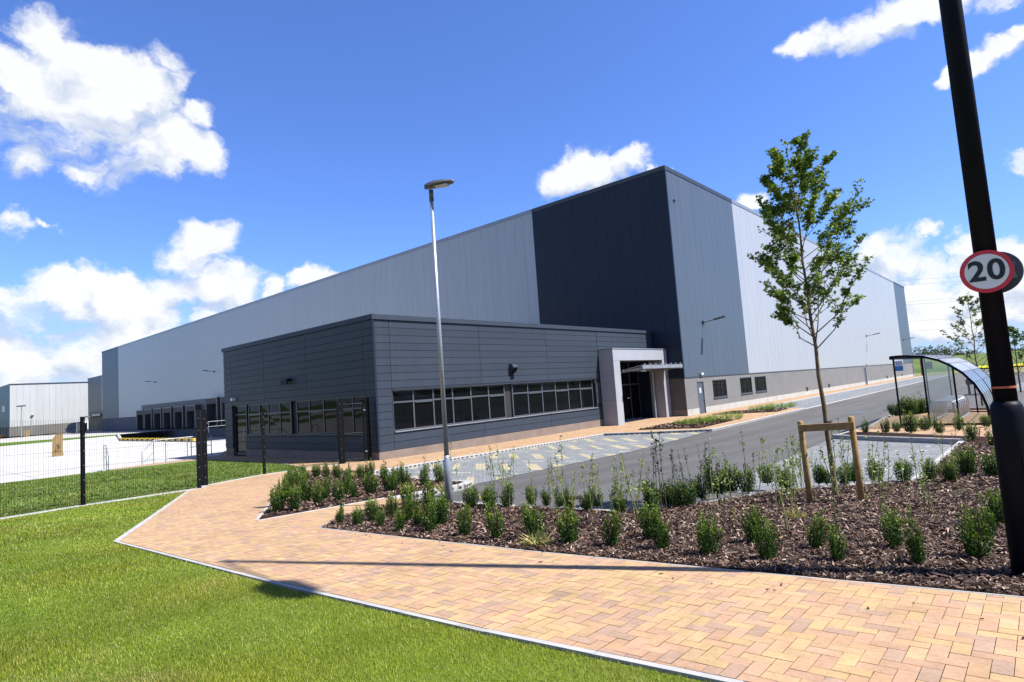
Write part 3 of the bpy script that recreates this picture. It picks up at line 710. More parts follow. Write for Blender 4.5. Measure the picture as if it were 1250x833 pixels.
# base wall, B side: aggregate panels with openings
opens = [(1.86, 2.94, 0, 2.25, 'door'), (4.5, 7.05, .98, 2.27, 'win'), (9.84, 12.4, 1.0, 2.28, 'win'), (13.1, 15.85, 1.0, 2.27, 'win'), (54.9, 56.3, 0, 2.34, 'door2'), (97.0, 97.9, 0, 2.3, 'door2')]
mb = MB(); us = sorted({0, LU} | {x for o_ in opens for x in o_[:2]} | set(np.arange(20, 96, 6.25).tolist()))
for a, b in zip(us[:-1], us[1:]):
    op = [o_ for o_ in opens if o_[0] <= a + .01 and b <= o_[1] + .01]
    zs = [(.42, PZ - .07)] if not op else ([(op[0][3], PZ - .07)] + ([(.42, op[0][2])] if op[0][2] > .45 else []))
    for z0, z1 in zs: mb.box(KU + a + .004, KU + b - .004, KV + .02, KV - .1, z0, z1)
mb.build('base_wall', M['aggregate'], wh)
mb = MB(); us2 = [0, 1.86, 2.94, 12.5, 25, 37.5, 50, 54.9, 56.3, 68, 80, 97.0, 97.9, LU]
for a, b in zip(us2[:-1], us2[1:]):
    if (a, b) in ((1.86, 2.94), (54.9, 56.3), (97.0, 97.9)): continue
    mb.box(KU + a + .003, KU + b - .003, KV + .04, KV - .1, -.15, .42)
mb.build('plinth', M['concrete_pale'], wh)
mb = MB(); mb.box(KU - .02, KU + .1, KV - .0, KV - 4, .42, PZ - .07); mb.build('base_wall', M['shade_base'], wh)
mb = MB(); mb.box(KU - .04, KU + .1, KV + .039, KV - 4, -.15, .418); mb.build('plinth', M['office_plinth'], wh)
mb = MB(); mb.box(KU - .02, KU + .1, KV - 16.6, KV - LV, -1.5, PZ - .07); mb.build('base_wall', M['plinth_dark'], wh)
# side door
def plain_door(u0, u1, zt, notice=True):
    mb = MB(); mb.box(KU + u0 + .05, KU + u1 - .05, KV - .02, KV - .06, .02, zt - .05); d = mb.build('door', M['door_grey'], wh)
    mb = MB()
    mb.box(KU + u0, KU + u0 + .05, KV + .03, KV - .06, 0, zt); mb.box(KU + u1 - .05, KU + u1, KV + .03, KV - .06, 0, zt); mb.box(KU + u0 + .05, KU + u1 - .05, KV + .03, KV - .06, zt - .05, zt)
    mb.build('frame', M['door_grey'], d)
    if notice:
        mb = MB(); mb.box(KU + u0 + .42, KU + u0 + .66, KV - .018, KV - .012, 1.45, 1.8); mb.build('notice', M['signwhite'], d)
    mb = MB(); mb.box(KU + u1 - .2, KU + u1 - .1, KV + .03, KV - .018, 1.0, 1.05); mb.build('handle', M['galv'], d)
plain_door(1.86, 2.94, 2.25)
plain_door(54.9, 56.3, 2.34, False); plain_door(97.0, 97.9, 2.3, False)
def base_window(u0, u1, z0, z1):
    mb = MB(); t = .06
    mb.box(KU + u0, KU + u0 + t, KV + .0, KV - .09, z0, z1); mb.box(KU + u1 - t, KU + u1, KV, KV - .09, z0, z1)
    mb.box(KU + u0 + t, KU + u1 - t, KV, KV - .09, z1 - t, z1); mb.box(KU + u0 + t, KU + u1 - t, KV, KV - .09, z0, z0 + t)
    w = mb.build('window', M['alu_dark'], wh)
    mb = MB(); mb.box(KU + u0 + t, KU + u1 - t, KV - .06, KV - .08, z0 + t, z1 - t); mb.build('pane', M['glass'], w)
    for k in (1, 2):
        x = u0 + (u1 - u0) * k / 3; mb = MB(); mb.box(KU + x - .03, KU + x + .03, KV - .02, KV - .06, z0 + t, z1 - t)
        mb.build('mullion', M['alu_dark'], w)
    mb = MB()
    for k in range(1, 16):
        x = u0 + (u1 - u0) * k / 16; mb.box(KU + x - .008, KU + x + .008, KV + .012, KV - .004, z0 + t, z1 - t)
    mb.build('security_bar', M['alu_dark'], w)
    mb = MB(); mb.box(KU + u0 - .05, KU + u1 + .05, KV + .09, KV - .03, z0 - .06, z0 - .003); mb.build('sill', M['alu'], w)
for o_ in opens:
    if o_[4] == 'win': base_window(*o_[:4])
# wall floodlights on arms
def flood_B(u, z, arm=1.0):
    mb = MB(); mb.box(u - .09, u + .09, KV + .14, KV + .0, z - .12, z + .12); mb.tube([S(u, KV + .1, z), S(u, KV + arm, z + .12)], .03, 6)
    c = S(u, KV + arm + .3, z + .17)
    mb.obox(c, UX * .16, VX * .42 + Vector((0, 0, .06)), Vector((0, 0, .05)))
    f = mb.build('floodlight', M['lamphead'], wh); return f
def flood_A(d, z, arm=1.0):
    mb = MB(); v = KV - d; mb.box(KU - .14, KU, v - .09, v + .09, z - .12, z + .12); mb.tube([S(KU - .1, v, z), S(KU - arm, v, z + .12)], .03, 6)
    mb.obox(S(KU - arm - .3, v, z + .17), VX * .16, -UX * .42 + Vector((0, 0, .06)), Vector((0, 0, .05)))
    return mb.build('floodlight', M['lamphead'], wh)
flood_B(KU + 3.87, 6.5); flood_B(KU + 59.2, 6.8); flood_B(KU + 90.5, 6.85)
for d in (102.4, 76.4, 50.3, 24.2): flood_A(d, 8.6)
mb = MB(); mb.box(KU + .9, KU + 1.15, KV + .12, KV, 15.05, 15.12); mb.build('vent_cowl', M['lamphead'], wh)
for u, z in ((2.6, 2.78), (57, 2.75)):
    mb = MB(); c = S(KU + u, KV + .10, z); mb.obox(c, UX * .16, VX * .09, Vector((0, 0, .075))); mb.build('bulkhead_light', M['lens'], wh)
for u in (27.5, 36.0, 70.5, 84):
    mb = MB(); mb.box(KU + u, KU + u + .35, KV + .12, KV + .02, .46, .8); mb.build('vent_grille', M['alu_dark'], wh)
# docks
mb = MB(); mb.box(KU - .12, KU + .05, KV - 78.6, KV - 110, 2.3, 4.62); mb.box(KU - .12, KU + .05, KV - 78.6, KV - 79.1, 0, 2.3); mb.build('dock_fascia', M['dock_panel'], wh)
def dock(d, w, zt, z0=.35, dep=1.0):
    """d: distance of the centre from the near corner"""
    v = KV - d; h = w / 2
    mb = MB()
    mb.box(KU - dep, KU, v - h, v - h + .45, z0, zt - .9); mb.box(KU - dep, KU, v + h - .45, v + h, z0, zt - .9); mb.box(KU - dep, KU, v - h, v + h, zt - .9, zt)
    ds = mb.build('dock_shelter', M['dock'], wh)
    mb = MB()
    for s in (-1, 1): mb.box(KU - dep - .03, KU - dep + .002, v + s * (h - .04) - .04, v + s * (h - .04) + .04, z0, zt)
    mb.box(KU - dep - .03, KU - dep + .002, v - h + .08, v + h - .08, zt - .08, zt); mb.build('frame', M['trim_light'], ds)
    mb = MB(); mb.box(KU - .16, KU - .125, v - h + .45, v + h - .45, z0 + .3, zt - .9); mb.build('door', M['clad_navy_shade'], ds)
    mb = MB()
    for s in (-1, 1):
        mb = MB(); mb.box(KU - dep + .1, KU - .12, v + s * (h - .25) - .18, v + s * (h - .25) + .18, z0 - .35, z0)
        mb.build('bumper', M['rubber'], ds)
    return ds
for d in (108.0, 103.6, 98.8, 94.0, 88.8, 83.6): dock(d, 3.9, 3.75)
for d in (75.2, 69.6, 64.0): dock(d, 4.3, 4.6, .4, 1.1)
# ================================================================== OFFICE
OL, OD, OH = 23.36, 14.43, 6.02
of = thing('office_building', 'low dark slate clad office block with ribbon windows in front of the warehouse', 'office', S(0, 0, 0))
mb = MB()
# core walls with window recesses: built as bands
mb.box(.3, 17.15, -.3, -OD, -.3, OH - .12); mb.box(17.15, OL, -1.15, -OD, -.3, OH - .12); mb.box(17.15, OL, -.3, -1.15, 3.95, OH - .12); mb.build('wall', M['joint'], of)
mb = MB(); mb.box(.04, OL - .03, -.04, -OD + .04, OH - .119, OH - .06); mb.build('roof', M['trim_dark'], of)
Z0, Z1 = .42, 5.80; NR = 17; RH = (Z1 - Z0) / NR
def rows_for(): return [(Z0 + k * RH, Z0 + (k + 1) * RH) for k in range(NR)]
WZ0, WZ1 = 1.17, 2.86      # front ribbon
def planks_front():
    mb = MB(); g = .009
    joints = [0.0, .80, 6.1, 11.3, 16.35]
    for z0, z1 in rows_for():
        for a, b in zip(joints[:-1], joints[1:]):
            segs = [(a, b)]
            zz0, zz1 = z0, z1
            if b > .9 and z1 > WZ0 and z0 < WZ1:      # cut by the ribbon window
                if a < .5: pass
                elif z0 >= WZ0 - .02 and z1 <= WZ1 + .02: segs = [(s, e) for s, e in ((a, min(b, .84)), (max(a, 15.86), b)) if e - s > .03]
                elif z0 < WZ0: zz1 = WZ0; extra = [(max(a, 15.86), b)]
                else: zz0 = WZ1
                if a < .5: pass
                elif not (z0 >= WZ0 - .02 and z1 <= WZ1 + .02) and b > 15.9: segs = [(a, b)]
            for s, e in segs:
                j = [random.uniform(-.002, .002) for _ in range(4)]
                ga = .0 if s < .01 else g
                mb.hexa([S(s + ga, j[0] - .012, zz0 + g), S(e - g, j[1] - .012, zz0 + g), S(e - g, -.06, zz0 + g), S(s + ga, -.06, zz0 + g),
                         S(s + ga, j[2], zz1 - g), S(e - g, j[3], zz1 - g), S(e - g, -.06, zz1 - g), S(s + ga, -.06, zz1 - g)])
    # strip above the entrance portal
    for z0, z1 in rows_for():
        if z0 < 4.5: continue
        a, b = 16.36, OL - .03
        mb.box(a + g, b, -.0, -.06, z0 + g, z1 - g)
    return mb.build('cladding', M['clad_office'], of)
planks_front()
SW0, SW1 = 1.17, 2.74
def planks_side():
    mb = MB(); g = .009
    joints = [0.0, .76, 5.4, 9.6, 13.47, OD]
    for z0, z1 in rows_for():
        for a, b in zip(joints[:-1], joints[1:]):
            segs = [(a, b)]; zz0, zz1 = z0, z1
            top = SW1
            if z0 < 2.78:
                if a >= 13.4 or a < .1: pass
                elif z1 > SW0 + .05:
                    segs = []
                    if z0 < SW0 < z1: segs = [(a, min(b, 11.9))]; zz1 = SW0
                    if z0 < top < z1: segs = [(a, b)]; zz0 = top
                else: segs = [(a, min(b, 11.9))]
            for s, e in segs:
                if e - s < .05: continue
                mb.hexa([S(0.012, -s - g, zz0 + g), S(.06, -s - g, zz0 + g), S(.06, -e + g, zz0 + g), S(.012, -e + g, zz0 + g),
                         S(0, -s - g, zz1 - g), S(.06, -s - g, zz1 - g), S(.06, -e + g, zz1 - g), S(0, -e + g, zz1 - g)])
    return mb.build('cladding', M['clad_office'], of)
planks_side()
# backing behind cladding, pierced by the recesses
mb = MB()
mb.box(.055, 17.15, -.055, -.3, WZ1, OH - .12); mb.box(17.15, OL, -.055, -.3, 3.95, OH - .12); mb.box(.055, 17.15, -.055, -.3, -.3, WZ0); mb.box(.055, .86, -.055, -.3, WZ0, WZ1); mb.box(15.86, 17.15, -.055, -.3, WZ0, WZ1)
mb.box(.055, .3, -.3, -OD + .05, SW1, OH - .12); mb.box(.055, .3, -.3, -11.95, -.3, SW0); mb.box(.055, .3, -.3, -.55, SW0, SW1); mb.box(.055, .3, -13.45, -OD + .05, -.3, SW1)
mb.build('wall', M['joint'], of)
# plinth
mb = MB(); mb.box(.03, 16.4, -.02, -.3, -.4, Z0 - .01); mb.box(.03, .3, -.3, -11.93, -.4, Z0 - .01); mb.box(.03, .3, -13.45, -OD, -.4, Z0 - .01); mb.build('plinth', M['office_plinth'], of)
# parapet cap
mb = MB(); mb.box(-.06, OL - .04, .06, -.25, Z1 + .01, OH); mb.box(-.06, .25, -.25, -OD - .06, Z1 + .01, OH); mb.build('parapet_cap', M['clad_office'], of)
mb = MB(); mb.box(-.035, .05, .035, -.05, Z0, Z1); mb.build('corner_trim', M['clad_navy_shade'], of)
def ribbon(cols, z0, z1, tr, plane, gaps, fm):
    """window run. cols: list of mullion positions; plane 'F' (v=0) or 'L' (u=0)"""
    def bx(mb, a, b, d0, d1, zz0, zz1):
        if plane == 'F': mb.box(a, b, -d0, -d1, zz0, zz1)
        else: mb.box(d0, d1, -a, -b, zz0, zz1)
    r0 = .13; t = .035
    mb = MB()
    for k, c in enumerate(cols):
        w = t if 0 < k < len(cols) - 1 else t
        bx(mb, c - w, c + w, r0, r0 + .07, z0 + .06, z1 - .05)
    for a, b in zip(cols[:-1], cols[1:]):
        bx(mb, a + t, b - t, r0 + .003, r0 + .067, tr - .035, tr + .035)
    bx(mb, cols[0] - t, cols[-1] + t, r0 - .004, r0 + .074, z0, z0 + .06); bx(mb, cols[0] - t, cols[-1] + t, r0 - .004, r0 + .074, z1 - .05, z1)
    w = mb.build('window', fm, of)
    for a, b in zip(cols[:-1], cols[1:]):
        mb = MB()
        for zz0, zz1 in ((z0 + .06, tr - .035), (tr + .035, z1 - .05)):
            e = [random.uniform(-.004, .004) for _ in range(4)]
            if plane == 'F': mb.quad([S(a + t, -r0 - .03 + e[0], zz0), S(b - t, -r0 - .03 + e[1], zz0), S(b - t, -r0 - .03 + e[2], zz1), S(a + t, -r0 - .03 + e[3], zz1)][::-1])
            else: mb.quad([S(r0 + .03 + e[0], -a - t, zz0), S(r0 + .03 + e[1], -b + t, zz0), S(r0 + .03 + e[2], -b + t, zz1), S(r0 + .03 + e[3], -a - t, zz1)])
        mb.build('pane', M['glass'], w)
    # opening lights' handles rail on some bays
    mb = MB()
    for k, (a, b) in enumerate(zip(cols[:-1], cols[1:])):
        if k % 2 == 1: bx(mb, a + t + .05, b - t - .05, r0 - .02, r0 + .002, tr - .075, tr - .037)
    mb.build('opening_rail', fm, w)
    return w
ribbon([.9, 2.0, 3.12, 4.28, 5.46, 6.66, 7.8], WZ0, WZ1, 2.36, 'F', None, M['alu'])
ribbon([8.42, 9.64, 10.84, 12.02, 13.22, 14.4, 15.66], WZ0, WZ1, 2.36, 'F', None, M['alu'])
mb = MB(); mb.box(.86, 15.86, -.22, -.3, WZ0, WZ1); mb.box(.24, .3, -.55, -13.45, 0, SW1); mb.build('recess_lining', M['joint'], of)
mb = MB(); mb.box(.86, 15.86, .045, -.13, WZ0 - .045, WZ0 - .003); mb.build('sill', M['trim_light'], of)
mb = MB(); mb.box(-.04, .13, -.55, -11.93, SW0 - .045, SW0 - .003); mb.build('sill', M['alu_dark'], of)
mb = MB(); mb.box(.84, 15.88, .02, -.12, WZ1 - .0, WZ1 + .03); mb.build('window_head', M['trim_dark'], of)
ribbon([.62, 1.9, 3.03, 4.23, 5.46, 6.6], SW0, SW1, 2.22, 'L', None, M['alu_dark'])
ribbon([7.2, 8.27, 9.5, 10.46, 11.72], SW0, SW1, 2.22, 'L', None, M['alu_dark'])
# side door
mb = MB(); mb.box(.14, .2, -12.0, -12.07, .05, 2.74); mb.box(.14, .2, -13.35, -13.42, .05, 2.74); mb.box(.14, .2, -12.07, -13.35, 2.2, 2.27); mb.box(.14, .2, -12.07, -13.35, 2.67, 2.74); mb.box(.14, .2, -12.07, -13.35, .05, .2)
d = mb.build('door', M['alu_dark'], of)
mb = MB(); mb.box(.16, .18, -12.07, -13.35, .2, 2.2); mb.box(.16, .18, -12.07, -13.35, 2.27, 2.67); mb.build('pane', M['glass'], d)
mb = MB(); mb.tube([S(.08, -12.25, .8), S(.08, -12.25, 1.5)], .018, 6); mb.build('handle', M['galv'], d)
mb = MB(); mb.box(-.2, 0, -12.95, -13.15, 3.02, 3.16); mb.build('bulkhead_light', M['lens'], of)
mb = MB(); mb.box(-.26, 0, -6.75, -7.35, 3.7, 3.82); mb.box(-.26, -.2, -6.75, -7.35, 3.55, 3.7); mb.build('vent_cowl', M['black'], of)
# curved cowl on the front
mb = MB()
prof = [(0, 3.86), (.14, 3.86), (.25, 3.8), (.3, 3.68)]
for (a, za), (b, zb) in zip(prof[:-1], prof[1:]):
    mb.quad([S(8.15, a, za), S(8.15, b, zb), S(8.5, b, zb), S(8.5, a, za)][::-1])
mb.quad([S(8.15, 0, 3.4), S(8.15, .1, 3.4), S(8.15, .3, 3.68), S(8.15, .25, 3.8), S(8.15, .14, 3.86), S(8.15, 0, 3.86)])
mb.quad([S(8.5, 0, 3.4), S(8.5, .1, 3.4), S(8.5, .3, 3.68), S(8.5, .25, 3.8), S(8.5, .14, 3.86), S(8.5, 0, 3.86)][::-1])
mb.build('vent_cowl', M['trim_dark'], of)
mb = MB(); mb.box(8.2, 8.45, .03, 0, 3.12, 3.75); mb.build('vent_duct', M['black'], of)
# entrance portal: u 16.45..23.37, front v=1.0
PV, PU0, PU1, PH = 1.0, 16.45, 23.36, 4.6
mb = MB()
mb.box(PU0, PU0 + .72, PV, -.02, -.1, PH); mb.box(PU1 - .74, PU1, PV, -.02, -.1, PH); mb.box(PU0 + .72, PU1 - .74, PV, -.02, 3.9, PH)
po = mb.build('entrance_portal', M['portal'], of)
mb = MB(); mb.box(PU0 - .03, PU1 + .03, PV + .03, -.0, PH, PH + .06); mb.build('cap', M['trim_light'], po)
mb = MB()
for z in (1.5, 3.0): mb.box(PU0 - .003, PU0 + .1, PV - .01, 0, z, z + .012)
mb.box(PU0 + .001, PU0 + .7, PV + .002, PV - .01, 3.9, 3.91); mb.box(PU1 - .7, PU1 - .001, PV + .002, PV - .01, 3.9, 3.91)
mb.build('panel_joint', M['joint'], po)
# recessed entrance screen at v=-1.3
ev = -.9
mb = MB(); mb.box(PU0 + .7, PU0 + .74, -.02, ev - .2, -.1, 3.9); mb.box(PU1 - .76, PU1 - .72, -.02, ev - .2, -.1, 3.9); mb.box(PU0 + .7, PU1 - .72, -.02, ev - .2, 3.86, 3.9)
mb.build('porch_lining', M['clad_navy_shade'], of)
mb = MB()
cols = [17.2, 18.5, 19.85, 20.3, 21.4, 22.6]
for c in cols: mb.box(c - .04, c + .04, ev, ev - .1, 0, 3.86)
for z in (.02, 2.35, 3.3): mb.box(17.2, 22.6, ev - .004, ev - .096, z, z + .08)
sc = mb.build('entrance_screen', M['alu'], of)
mb = MB(); mb.quad([S(17.1, 0, .012), S(22.7, 0, .012), S(22.7, ev - .2, .012), S(17.1, ev - .2, .012)]); mb.build('threshold', M['concrete_pale'], of)
mb = MB(); mb.box(17.2, 22.6, ev - .04, ev - .06, .1, 3.86); mb.build('pane', M['glass'], sc)
for c in (17.9, 19.2):
    mb = MB(); mb.tube([S(c + .5, ev + .07, .75), S(c + .5, ev + .07, 1.6)], .02, 6); mb.build('handle', M['galv'], sc)
mb = MB(); mb.box(18.62, 18.9, ev + .006, ev - .003, 1.45, 1.75); mb.box(18.1, 18.35, ev + .006, ev - .003, 1.5, 1.75); mb.box(20.9, 21.2, ev + .006, ev, 1.45, 1.5); mb.build('door_notice', M['signwhite'], sc)
# small round column at right of opening and canopy
mb = MB(); mb.tube([S(22.3, .35, 0), S(22.3, .35, 3.2)], .07, 10); mb.build('canopy_post', M['trim_light'], of)
mb = MB()
for u in (17.75, 22.75):
    mb.tube([S(u, -.6, 2.98), S(u, 2.25, 3.36)], .05, 6)
    mb.box(u - .035, u + .035, 2.3, .9, 3.22, 3.30)
mb.box(17.6, 22.95, 2.3, 2.18, 3.28, 3.5); mb.box(17.6, 22.95, .95, .85, 3.2, 3.32)
for k in range(8):
    u = 17.9 + k * .68; mb.tube([S(u, 2.28, 3.53), S(u, .2, 3.2)], .025, 5); mb.box(u - .05, u + .05, 2.32, 2.2, 3.5, 3.6)
ca = mb.build('entrance_canopy', M['trim_light'], of)
mb = MB(); mb.quad([S(17.65, 2.2, 3.485), S(22.9, 2.2, 3.485), S(22.9, .2, 3.19), S(17.65, .2, 3.19)]); mb.build('canopy_glass', M['poly'], ca)
mb = MB(); mb.box(18.4, 18.7, 1.9, 1.7, 3.12, 3.2); mb.build('canopy_light', M['lens'], ca)

# ================================================================== FAR BUILDINGS (left)
fb = thing('warehouse', 'pale grey warehouse far off at the left edge with dark shaded end', 'warehouse', S(13.4, -174, 0))
mb = MB(); mb.box(13.45, 120, -174.05, -300, -.3, 12.9); mb.build('wall', M['joint'], fb)
mb = MB(); n = 80
for k in range(n):
    a = 13.4 + (120 - 13.4) * k / n; b = 13.4 + (120 - 13.4) * (k + 1) / n
    mb.box(a + .01, b - .01, -174, -174.06, 2.2, 12.7)
mb.build('cladding', M['clad_light_far'], fb)
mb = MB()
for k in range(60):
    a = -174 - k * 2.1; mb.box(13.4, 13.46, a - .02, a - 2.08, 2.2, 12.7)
mb.build('cladding', M['clad_mid'], fb)  # end wall of the same pale building, its shade put into the colour
mb = MB(); mb.box(13.35, 120, -173.95, -174.2, 12.7, 13.05); mb.box(13.35, 13.6, -174.2, -300, 12.7, 13.05); mb.build('eaves_flashing', M['trim_dark'], fb)
mb = MB(); mb.box(13.3, 120, -173.9, -174.1, -.3, 2.2); mb.box(13.3, 13.5, -174.1, -300, -.3, 2.2); mb.build('base_wall', M['grey_base'], fb)
mb = MB(); mb.box(13.38, 13.395, -181, -185, 6.2, 7.8); mb.build('panel_sign', M['signwhite'], fb)
mb = MB(); mb.box(29, 30.4, -173.85, -173.95, .2, 2.4); mb.build('door', M['signwhite'], fb)
b3 = thing('warehouse', 'lower dark grey warehouse wing between the big warehouse and the far pale one', 'warehouse', S(26.4, -134.3, 0))
mb = MB(); mb.box(26.5, 60, -134.3, -158.85, -.3, 12.9); mb.build('wall', M['joint'], b3)
mb = MB()
for k in range(12):
    a = -158.9 + k; mb.box(26.4, 26.5, a + .02, a + .98, 4.6, 12.7)
mb.build('cladding', M['clad_mid'], b3)
mb = MB()
for k in range(13):
    a = -146.9 + k * .97; mb.box(26.4, 26.5, a + .02, a + .95, 4.6, 12.7)
mb.build('cladding', M['clad_light'], b3)
mb = MB(); mb.box(26.35, 26.6, -134.3, -158.95, 12.7, 13.0); mb.build('eaves_flashing', M['trim_dark'], b3)
mb = MB(); mb.box(26.42, 26.6, -134.3, -158.9, -.3, 4.6); mb.build('base_wall', M['dock_panel'], b3)
mb = MB(); mb.box(26.2, 26.42, -144, -149.5, 0, 3.2); mb.build('door', M['clad_navy_shade'], b3)
mb = MB(); mb.box(25.2, 26.4, -143.5, -150.5, 3.4, 3.9); mb.box(25.2, 26.4, -151.5, -157, 3.2, 3.6); mb.build('canopy', M['trim_light'], b3)

# pit retaining edge with its hazard blocks
pe = thing('retaining_wall', 'low concrete edge of the dock ramp with yellow and black hazard blocks', 'low wall', S(6.4, -46, 0))
mb = MB(); mb.box(6.2, 6.45, -35.4, -57.5, -1.4, .05); mb.build('wall', M['concrete_pale'], pe)
mb = MB(); a = Vector((6.45, -57.5, 0)); b = Vector((12.8, -83, 0)); n = (b - a).normalized(); q = Vector((-n.y, n.x, 0)) * .15
mb.hexa([S(*(a - q).xy, -1.4), S(*(b - q).xy, -1.4), S(*(b + q).xy, -1.4), S(*(a + q).xy, -1.4), S(*(a - q).xy, .06), S(*(b - q).xy, .35), S(*(b + q).xy, .35), S(*(a + q).xy, .06)])
mb.build('wall', M['concrete_pale'], pe)
for k in range(14):
    v = -36 - k * 1.55
    mb = MB(); mb.box(6.15, 6.5, v, v - .85, .052, .28); mb.box(6.2, 6.45, v - .86, v - 1.54, .052, .24, mi=1)
    mb.build('hazard_block', [M['yellow'], M['black']], pe)

# ================================================================== LAMP POST (galvanised)
b0 = W(-7.49, 12.46)
lp = thing('lamp_post', 'slim galvanised lamp post with flat dark head standing in the shrub bed', 'lamp post', b0)
mb = MB(); mb.tube([b0 + Vector((0, 0, -.2)), b0 + Vector((0, 0, .68)), b0 + Vector((0, 0, .76)), b0 + Vector((0, 0, .8))], [.068, .068, .045, .041], 16); mb.build('base', M['galv'], lp, smooth=True)
mb = MB(); mb.tube([b0 + Vector((0, 0, .78)), b0 + Vector((0, 0, 5.25))], [.041, .03], 14); mb.build('pole', M['galv'], lp, smooth=True)
t0 = b0 + Vector((0, 0, 5.2))
mb = MB(); mb.tube([t0, t0 + Vector((0, 0, .2))], [.04, .04], 12); mb.build('collar', M['lamphead'], lp, smooth=True)
dr = Vector((.93, -.2, .0)).normalized(); sd = Vector((-dr.y, dr.x, 0)); c = t0 + Vector((0, 0, .27))
mb = MB()
prof = [(-.11, .03, .045), (-.04, .075, .06), (.10, .11, .065), (.26, .10, .05), (.40, .05, .022), (.43, .02, .01)]
rings = []
for x, w, h in prof:
    tilt = x * .08
    rings.append([c + dr * x + sd * w + Vector((0, 0, tilt)), c + dr * x + sd * w * .6 + Vector((0, 0, h + tilt)), c + dr * x - sd * w * .6 + Vector((0, 0, h + tilt)), c + dr * x - sd * w + Vector((0, 0, tilt)), c + dr * x - sd * w * .7 + Vector((0, 0, -.03 + tilt)), c + dr * x + sd * w * .7 + Vector((0, 0, -.03 + tilt))])
for r0, r1 in zip(rings[:-1], rings[1:]):
    for k in range(6): mb.quad([r0[k], r0[(k + 1) % 6], r1[(k + 1) % 6], r1[k]])
mb.quad(rings[0]); mb.quad(rings[-1][::-1])
hd = mb.build('lamp_head', M['lamphead'], lp)
mb = MB(); mb.obox(c + dr * .2 + Vector((0, 0, -.022)), dr * .12, sd * .06, Vector((0, 0, .01))); mb.build('lens', M['lens'], hd)

# ================================================================== BLACK COLUMN with 20 sign
b0 = W(-8.81, 19.86); up = Vector((0, 0, 1))
bp = thing('street_lamp', 'thick black street lamp column in the foreground carrying a round 20 sign', 'street lamp', b0)
mb = MB(); mb.tube([b0 - up * .3, b0 + up * 1.12, b0 + up * 1.17, b0 + up * 1.2], [.097, .097, .09, .072], 28); mb.build('base', M['black'], bp, smooth=True)
mb = MB(); mb.tube([b0 + up * 1.18, b0 + up * 5, b0 + up * 9.75], [.069, .066, .045], 28); mb.build('column', M['black'], bp, smooth=True)
mb = MB(); mb.tube([b0 + up * 1.29, b0 + up * 1.305], [.0705, .0705], 24); mb.build('tape_band', M['tape'], bp)
mb = MB(); mb.obox(b0 + up * .55 + Vector((.03, -.0965, 0)), Vector((.05, 0, 0)), Vector((0, .004, 0)), up * .28); mb.build('access_door', M['black'], bp)
top = b0 + up * 9.7; ad = Vector((.675, -.738, 0))
mb = MB(); mb.tube([top - up * .3, top + up * .05 + ad * .1, top + up * .12 + ad * 1.55], [.035, .022, .018], 10)
mb.build('arm', M['black'], bp)
mb = MB(); mb.tube([top + up * .14 + ad * 1.5, top + up * .17 + ad * 1.65, top + up * .17 + ad * 2.05, top + up * .14 + ad * 2.27], [.08, .19, .19, .06], 12); mb.build('lamp_head', M['lamphead'], bp)

def disc_sign(name, label, centre, nrm, r, ring, face, backm, group=None):
    nrm = nrm.normalized(); sx = nrm.cross(up).normalized() * -1; sy = up
    # sx: to the viewer's right when looking along -nrm
    root = thing(name, label, 'sign', centre, group)
    N = 48
    def disc(mb, rad, off, thick=0):
        c0 = centre + nrm * off
        pts = [c0 + sx * rad * math.cos(2 * math.pi * k / N) + sy * rad * math.sin(2 * math.pi * k / N) for k in range(N)]
        mb.quad(pts)
        if thick:
            pb = [p - nrm * thick for p in pts]; mb.quad(pb[::-1])
            for k in range(N): mb.quad([pts[k], pb[k], pb[(k + 1) % N], pts[(k + 1) % N]])
    mb = MB(); disc(mb, r, 0, .003); mb.build('plate', ring, root)
    mb = MB(); disc(mb, r * .985, -.006, .002); mb.build('back', backm, root)
    return root, sx, disc
def glyph(text, centre, nrm, size, mat, parent, bold=.012, name='digit', extr=.0008):
    cu = bpy.data.curves.new(name, 'FONT'); cu.body = text; cu.size = size; cu.align_x = 'CENTER'; cu.align_y = 'CENTER'
    cu.offset = bold * size; cu.extrude = extr; cu.materials.append(mat)
    tmp = bpy.data.objects.new(name, cu); COL.objects.link(tmp)
    me = bpy.data.meshes.new_from_object(tmp.evaluated_get(bpy.context.evaluated_depsgraph_get())); bpy.data.objects.remove(tmp)
    o = bpy.data.objects.new(name, me); COL.objects.link(o)
    z = nrm.normalized(); x = up.cross(z).normalized(); y = z.cross(x)
    o.parent = parent; o.location = centre - world_loc(parent)
    o.rotation_euler = Matrix((x, y, z)).transposed().to_euler()
    return o
nrm = Vector((-.60, -.80, 0)).normalized()
sc_ = b0 + up * 2.12 + nrm * .085 + Vector((-.80, .60, 0)) * .01
sg, sx, disc = disc_sign('speed_limit_sign', 'round 20 speed limit sign with red ring on the black lamp column', sc_, nrm, .152, M['red'], M['signwhite'], M['signback'])
mb = MB(); disc(mb, .124, .0015, 0); mb.build('face', M['signwhite'], sg)
xr = up.cross(nrm).normalized()
glyph('2', sc_ + nrm * .003 - xr * .054 , nrm, .2, M['signblack'], sg, .026)
glyph('0', sc_ + nrm * .003 + xr * .054 , nrm, .2, M['signblack'], sg, .026)
mb = MB()
for z in (-.07, .07): mb.obox(sc_ - nrm * .02 + up * z, xr * .05, up * .012, nrm * .012)
mb.build('clamp', M['galv'], sg)
n2 = Vector((.75, .66, 0)).normalized(); c2 = b0 + up * 2.12 + n2 * .088 + Vector((.80, -.60, 0)) * .034
s2, _, disc2 = disc_sign('road_sign', 'back of a second round sign showing behind the black column', c2, n2, .152, M['signback'], M['signwhite'], M['signback'])
x2 = up.cross(n2).normalized()
mb = MB()
